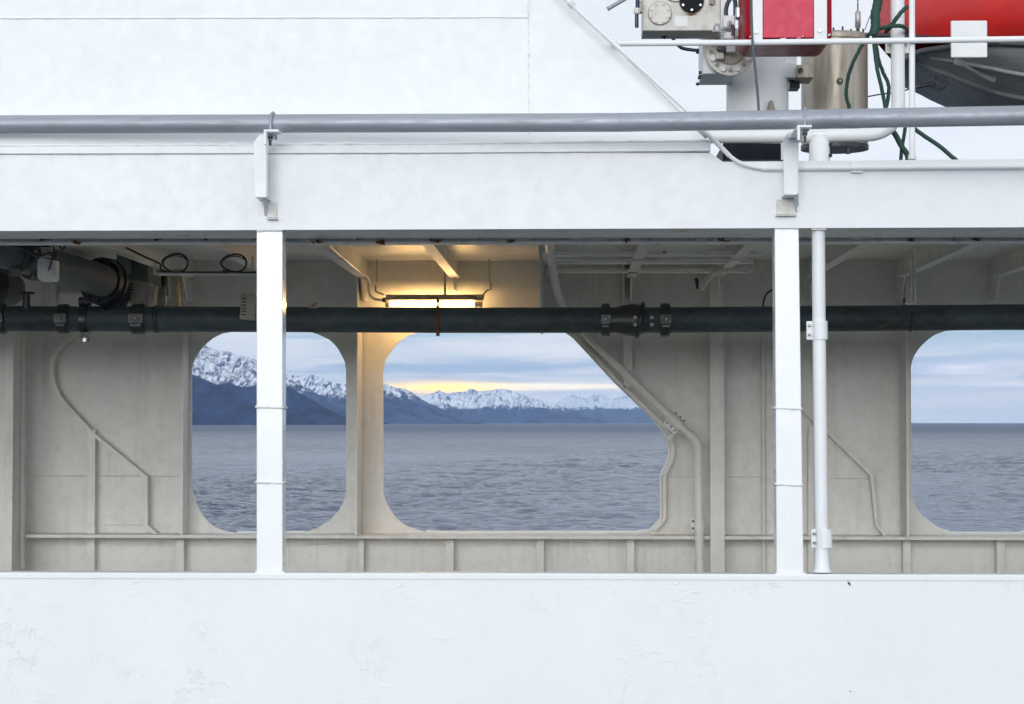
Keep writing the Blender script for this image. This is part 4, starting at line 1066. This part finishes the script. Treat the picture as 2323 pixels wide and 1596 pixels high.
def mountain(name, label, prof, D, depth, mat, seed, nx=420, ny=70, amp=0.22, fx=1.0):
    x0, x1 = prof[0][0], prof[-1][0]; vs = []; fs = []
    for j in range(ny):
        v = -1 + 2 * j / (ny - 1); Y = D + v * depth
        for i in range(nx):
            px = x0 + (x1 - x0) * i / (nx - 1)
            for (a, ya), (c_, yc_) in zip(prof[:-1], prof[1:]):
                if a <= px <= c_: py = ya + (yc_ - ya) * (px - a) / (c_ - a); break
            X = P(px, py, D).x; zr = max(0.0, (958.8 - py) * D / F + 12)
            q = Vector((X / (900 * fx) + seed, Y / (1500 * fx), seed * 2.3))
            rid = 1 - abs(noise.noise(q)) * 2; rid2 = 1 - abs(noise.noise(q * 2.7)) * 2; r3 = noise.noise(q * 7.1); r4 = noise.noise(q * 17.0)
            nn = rid * .5 + rid2 * .28 + r3 * .2 + r4 * .1 - 0.35
            av = abs(v); body = (1 - av) ** 0.85
            w_ = 4 * av * (1 - av)
            z = zr * (body + amp * nn * w_ * 1.3) + zr * 0.035 * (r3 + r4 * 1.0) * (1 - av)
            if av > .999: z = -3
            vs.append((X, Y, z - 1.5 * av))
    for j in range(ny - 1):
        for i in range(nx - 1): fs.append((j * nx + i, j * nx + i + 1, (j + 1) * nx + i + 1, (j + 1) * nx + i))
    b = MB(); b.v = vs; b.f = fs; b.sm = [True] * len(fs); o = b.build(name, mat)
    tag(o, label, None, kind='structure'); fin(o)
    return o
hazed_rock = (0.055, 0.08, 0.165)  # blue of the distant haze is mixed into the rock colour itself
mountain('mountain', 'big snow streaked mountain at the left, seen through the left window', [(-900, 950), (-500, 900), (-100, 840), (150, 800), (300, 778), (435, 779), (455, 781), (480, 789), (500, 797), (540, 806), (583, 819), (640, 850), (700, 884), (740, 915), (790, 945), (830, 958)], 10500, 1500, mat_mtn('mountain_hazed_rock_snow_near', 158, 80, hazed_rock, 1.1, 10500), 3.1, amp=.5)
mountain('foothill', 'dark blue wooded foothill sloping down to the water at the left', [(-400, 880), (0, 860), (300, 838), (435, 846), (462, 858), (490, 871), (520, 867), (550, 880), (583, 877), (640, 874), (665, 880), (700, 903), (740, 928), (785, 950), (815, 958.5)], 8400, 500, mat_mtn('mountain_hazed_forest', 2000, 100, (0.026, 0.04, 0.095)), 5.7, ny=30, amp=.15)  # forest colour carries painted haze blue too
mountain('mountain', 'broad snowy ridge behind the foothill, left of the yellow sky', [(560, 890), (620, 862), (650, 852), (680, 850), (712, 850.5), (735, 860), (752, 869), (785, 872), (830, 866), (870, 872), (890, 876), (907, 882), (930, 895), (950, 906), (985, 922), (1020, 940), (1060, 958), (1080, 961)], 14500, 1800, mat_mtn('mountain_hazed_rock_snow_mid', 160, 80, hazed_rock, 1.1, 14500), 8.2, amp=.5)
mountain('mountain', 'long snowy mountain range under the yellow band of sky', [(880, 945), (930, 915), (955, 903), (975, 895), (990, 889), (997, 886), (1002, 890), (1015, 893), (1035, 893), (1050, 892), (1070, 888), (1085, 886.5), (1100, 888), (1120, 887), (1135, 885.5), (1150, 886), (1172, 891), (1200, 902), (1225, 911), (1262, 921), (1300, 934), (1330, 946), (1370, 957)], 21500, 2400, mat_mtn('mountain_snow_far', 128, 55, hazed_rock, 1.35, 21500), 12.9, amp=.5, fx=1.2)
mountain('mountain', 'pale blue far ridge at the right of the big window', [(1180, 950), (1230, 930), (1262, 917), (1280, 906), (1297, 898), (1312, 901), (1330, 906), (1345, 899), (1362, 897), (1385, 906), (1420, 900), (1450, 912), (1480, 930), (1510, 942), (1560, 955)], 36000, 2600, mat_mtn('mountain_snow_distant', 205, 70, hazed_rock, 1.6, 36000), 17.3, amp=.5, fx=1.6)
mountain('mountain', 'low blue headland ridge on the horizon below the far ridge', [(1100, 952), (1180, 944), (1250, 934), (1300, 931), (1340, 930), (1385, 927.5), (1420, 930), (1450, 934), (1470, 943), (1490, 954), (1505, 958)], 27500, 1500, mat_mtn('mountain_headland', 230, 60, (0.07, 0.09, 0.14), 0.1, 27500), 21.1, ny=40, amp=.15, fx=1.4)  # headland colour also holds some of the haze blue

# air between here and the far shore
hz = MB().box(-R0 - 500, R0 + 500, -R0 - 500, R0 + 500, -1.5, 1500).build('haze', None or 'cable')
hm = bpy.data.materials.new('haze_air'); nt, ns, ln = nodes_of(hm); ns.remove(ns['Principled BSDF'])
pv = N(nt, 'ShaderNodeVolumePrincipled'); pv.inputs['Color'].default_value = (0.40, 0.63, 1.0, 1); pv.inputs['Density'].default_value = 1.9e-5
pv.inputs['Anisotropy'].default_value = 0.0
ln.new(pv.outputs[0], ns['Material Output'].inputs['Volume'])
hz.data.materials.clear(); hz.data.materials.append(hm); hz['kind'] = 'stuff'; hz['label'] = 'pale blue haze over the fjord'

# ================================================================== SKY, SUN, RENDER
SUN_EL, SUN_AZ = math.radians(5.5), math.radians(188)   # azimuth clockwise from +Y
w = bpy.data.worlds.new('World'); sc.world = w; w.use_nodes = True; nt = w.node_tree; ns = nt.nodes; ln = nt.links
bg = ns['Background']
tc = N(nt, 'ShaderNodeTexCoord'); sp = N(nt, 'ShaderNodeSeparateXYZ'); ln.new(tc.outputs['Generated'], sp.inputs[0])
X_, Y_, Z_ = sp.outputs
az = math_(nt, 'ARCTAN2', X_, Y_)
el = math_(nt, 'MAXIMUM', Z_, 0.0)
lg = math_(nt, 'LOGARITHM', math_(nt, 'ADD', el, 0.05), math.e)
cb = N(nt, 'ShaderNodeCombineXYZ'); ln.new(math_(nt, 'MULTIPLY', az, 9.0), cb.inputs[0]); ln.new(math_(nt, 'MULTIPLY', lg, 9.0), cb.inputs[1])
cv = cb.outputs[0]
base = ramp(nt, math_(nt, 'MULTIPLY', el, 10.0), [(0.0, (0.84, 0.90, 1.0)), (0.14, (0.80, 0.86, 0.95)), (0.25, (0.52, 0.64, 0.80)), (0.33, (0.80, 0.88, 0.93)), (0.42, (0.48, 0.66, 0.72)), (0.60, (0.80, 0.88, 0.96)), (1.0, (0.91, 0.95, 1.02))])
n1 = noise_(nt, cv, 0.9, 6, 0.55, 0.4)
n2 = noise_(nt, cv, 2.3, 5, 0.6, 0.3)
clo = ramp(nt, math_(nt, 'ADD', math_(nt, 'MULTIPLY', n1, .65), math_(nt, 'MULTIPLY', n2, .35)), [(0.44, 0.0), (0.54, 1.0)])
hi_f = ramp(nt, math_(nt, 'MULTIPLY', el, 10.0), [(0.0, 0.15), (0.2, 0.65), (0.45, 0.95), (0.7, 0.3), (1.0, 0.2)])
c = mixc(nt, math_(nt, 'MULTIPLY', clo, hi_f), base, (1.14, 1.12, 1.06))
def gauss(v, mu, sg):
    d = math_(nt, 'DIVIDE', math_(nt, 'SUBTRACT', v, mu), sg)
    return math_(nt, 'EXPONENT', math_(nt, 'MULTIPLY', math_(nt, 'MULTIPLY', d, d), -1.0))
ws = math_(nt, 'MULTIPLY', math_(nt, 'SUBTRACT', n2, 0.5), 0.004)
elw = math_(nt, 'ADD', el, ws)
c = mixc(nt, math_(nt, 'MULTIPLY', gauss(elw, 0.0330, 0.0036), gauss(az, 0.0, 0.085)), c, (1.25, 1.20, 1.12))
c = mixc(nt, math_(nt, 'MULTIPLY', gauss(elw, 0.0163, 0.0016), gauss(az, -0.010, 0.062)), c, (1.9, 1.65, 1.2))
c = mixc(nt, math_(nt, 'MULTIPLY', gauss(elw, 0.0156, 0.0026), gauss(az, -0.060, 0.026)), c, (3.2, 1.95, 0.25))
c = mixc(nt, math_(nt, 'MULTIPLY', gauss(elw, 0.0245, 0.0022), gauss(az, 0.175, 0.018)), c, (1.25, 1.22, 1.25))
c = mixc(nt, math_(nt, 'MULTIPLY', gauss(elw, 0.0172, 0.0010), gauss(az, 0.215, 0.03)), c, (1.25, 1.2, 1.25))
# brighter overcast behind and above the camera, plain Nishita mixed in
sky = N(nt, 'ShaderNodeTexSky', sky_type='NISHITA'); sky.sun_disc = False; sky.sun_elevation = SUN_EL; sky.sun_rotation = SUN_AZ
skyc = N(nt, 'ShaderNodeVectorMath', operation='SCALE'); ln.new(sky.outputs[0], skyc.inputs[0]); skyc.inputs['Scale'].default_value = 0.10
bf = ramp(nt, math_(nt, 'ADD', math_(nt, 'MULTIPLY', Y_, -0.5), 0.5), [(0.2, 1.0), (0.9, 1.85)])
zf = ramp(nt, el, [(0.12, 1.0), (0.6, 0.55)])
k_ = math_(nt, 'MULTIPLY', bf, zf)
sc_ = N(nt, 'ShaderNodeVectorMath', operation='SCALE'); ln.new(c, sc_.inputs[0]); ln.new(k_, sc_.inputs['Scale'])
fin_c = mixc(nt, 0.08, sc_.outputs[0], skyc.outputs[0])
ln.new(fin_c, bg.inputs['Color']); bg.inputs['Strength'].default_value = 1.0
sd = bpy.data.lights.new('sun', 'SUN'); sd.energy = 1.9; sd.angle = math.radians(32); sd.color = (1.0, 0.985, 0.95)
so = bpy.data.objects.new('sun', sd); COL.objects.link(so)
so.location = (-8, -10, 40)
dv = Vector((math.sin(SUN_AZ) * math.cos(SUN_EL), math.cos(SUN_AZ) * math.cos(SUN_EL), math.sin(SUN_EL)))
so.rotation_euler = dv.to_track_quat('Z', 'Y').to_euler()

sc.view_settings.view_transform = 'Standard'; sc.view_settings.look = 'None'; sc.view_settings.exposure = 0.13; sc.view_settings.gamma = 1.0
sc.cycles.use_denoising = True
sc.cycles.max_bounces = 10; sc.cycles.diffuse_bounces = 6; sc.cycles.glossy_bounces = 4; sc.cycles.volume_bounces = 1
sc.cycles.sample_clamp_indirect = 8.0
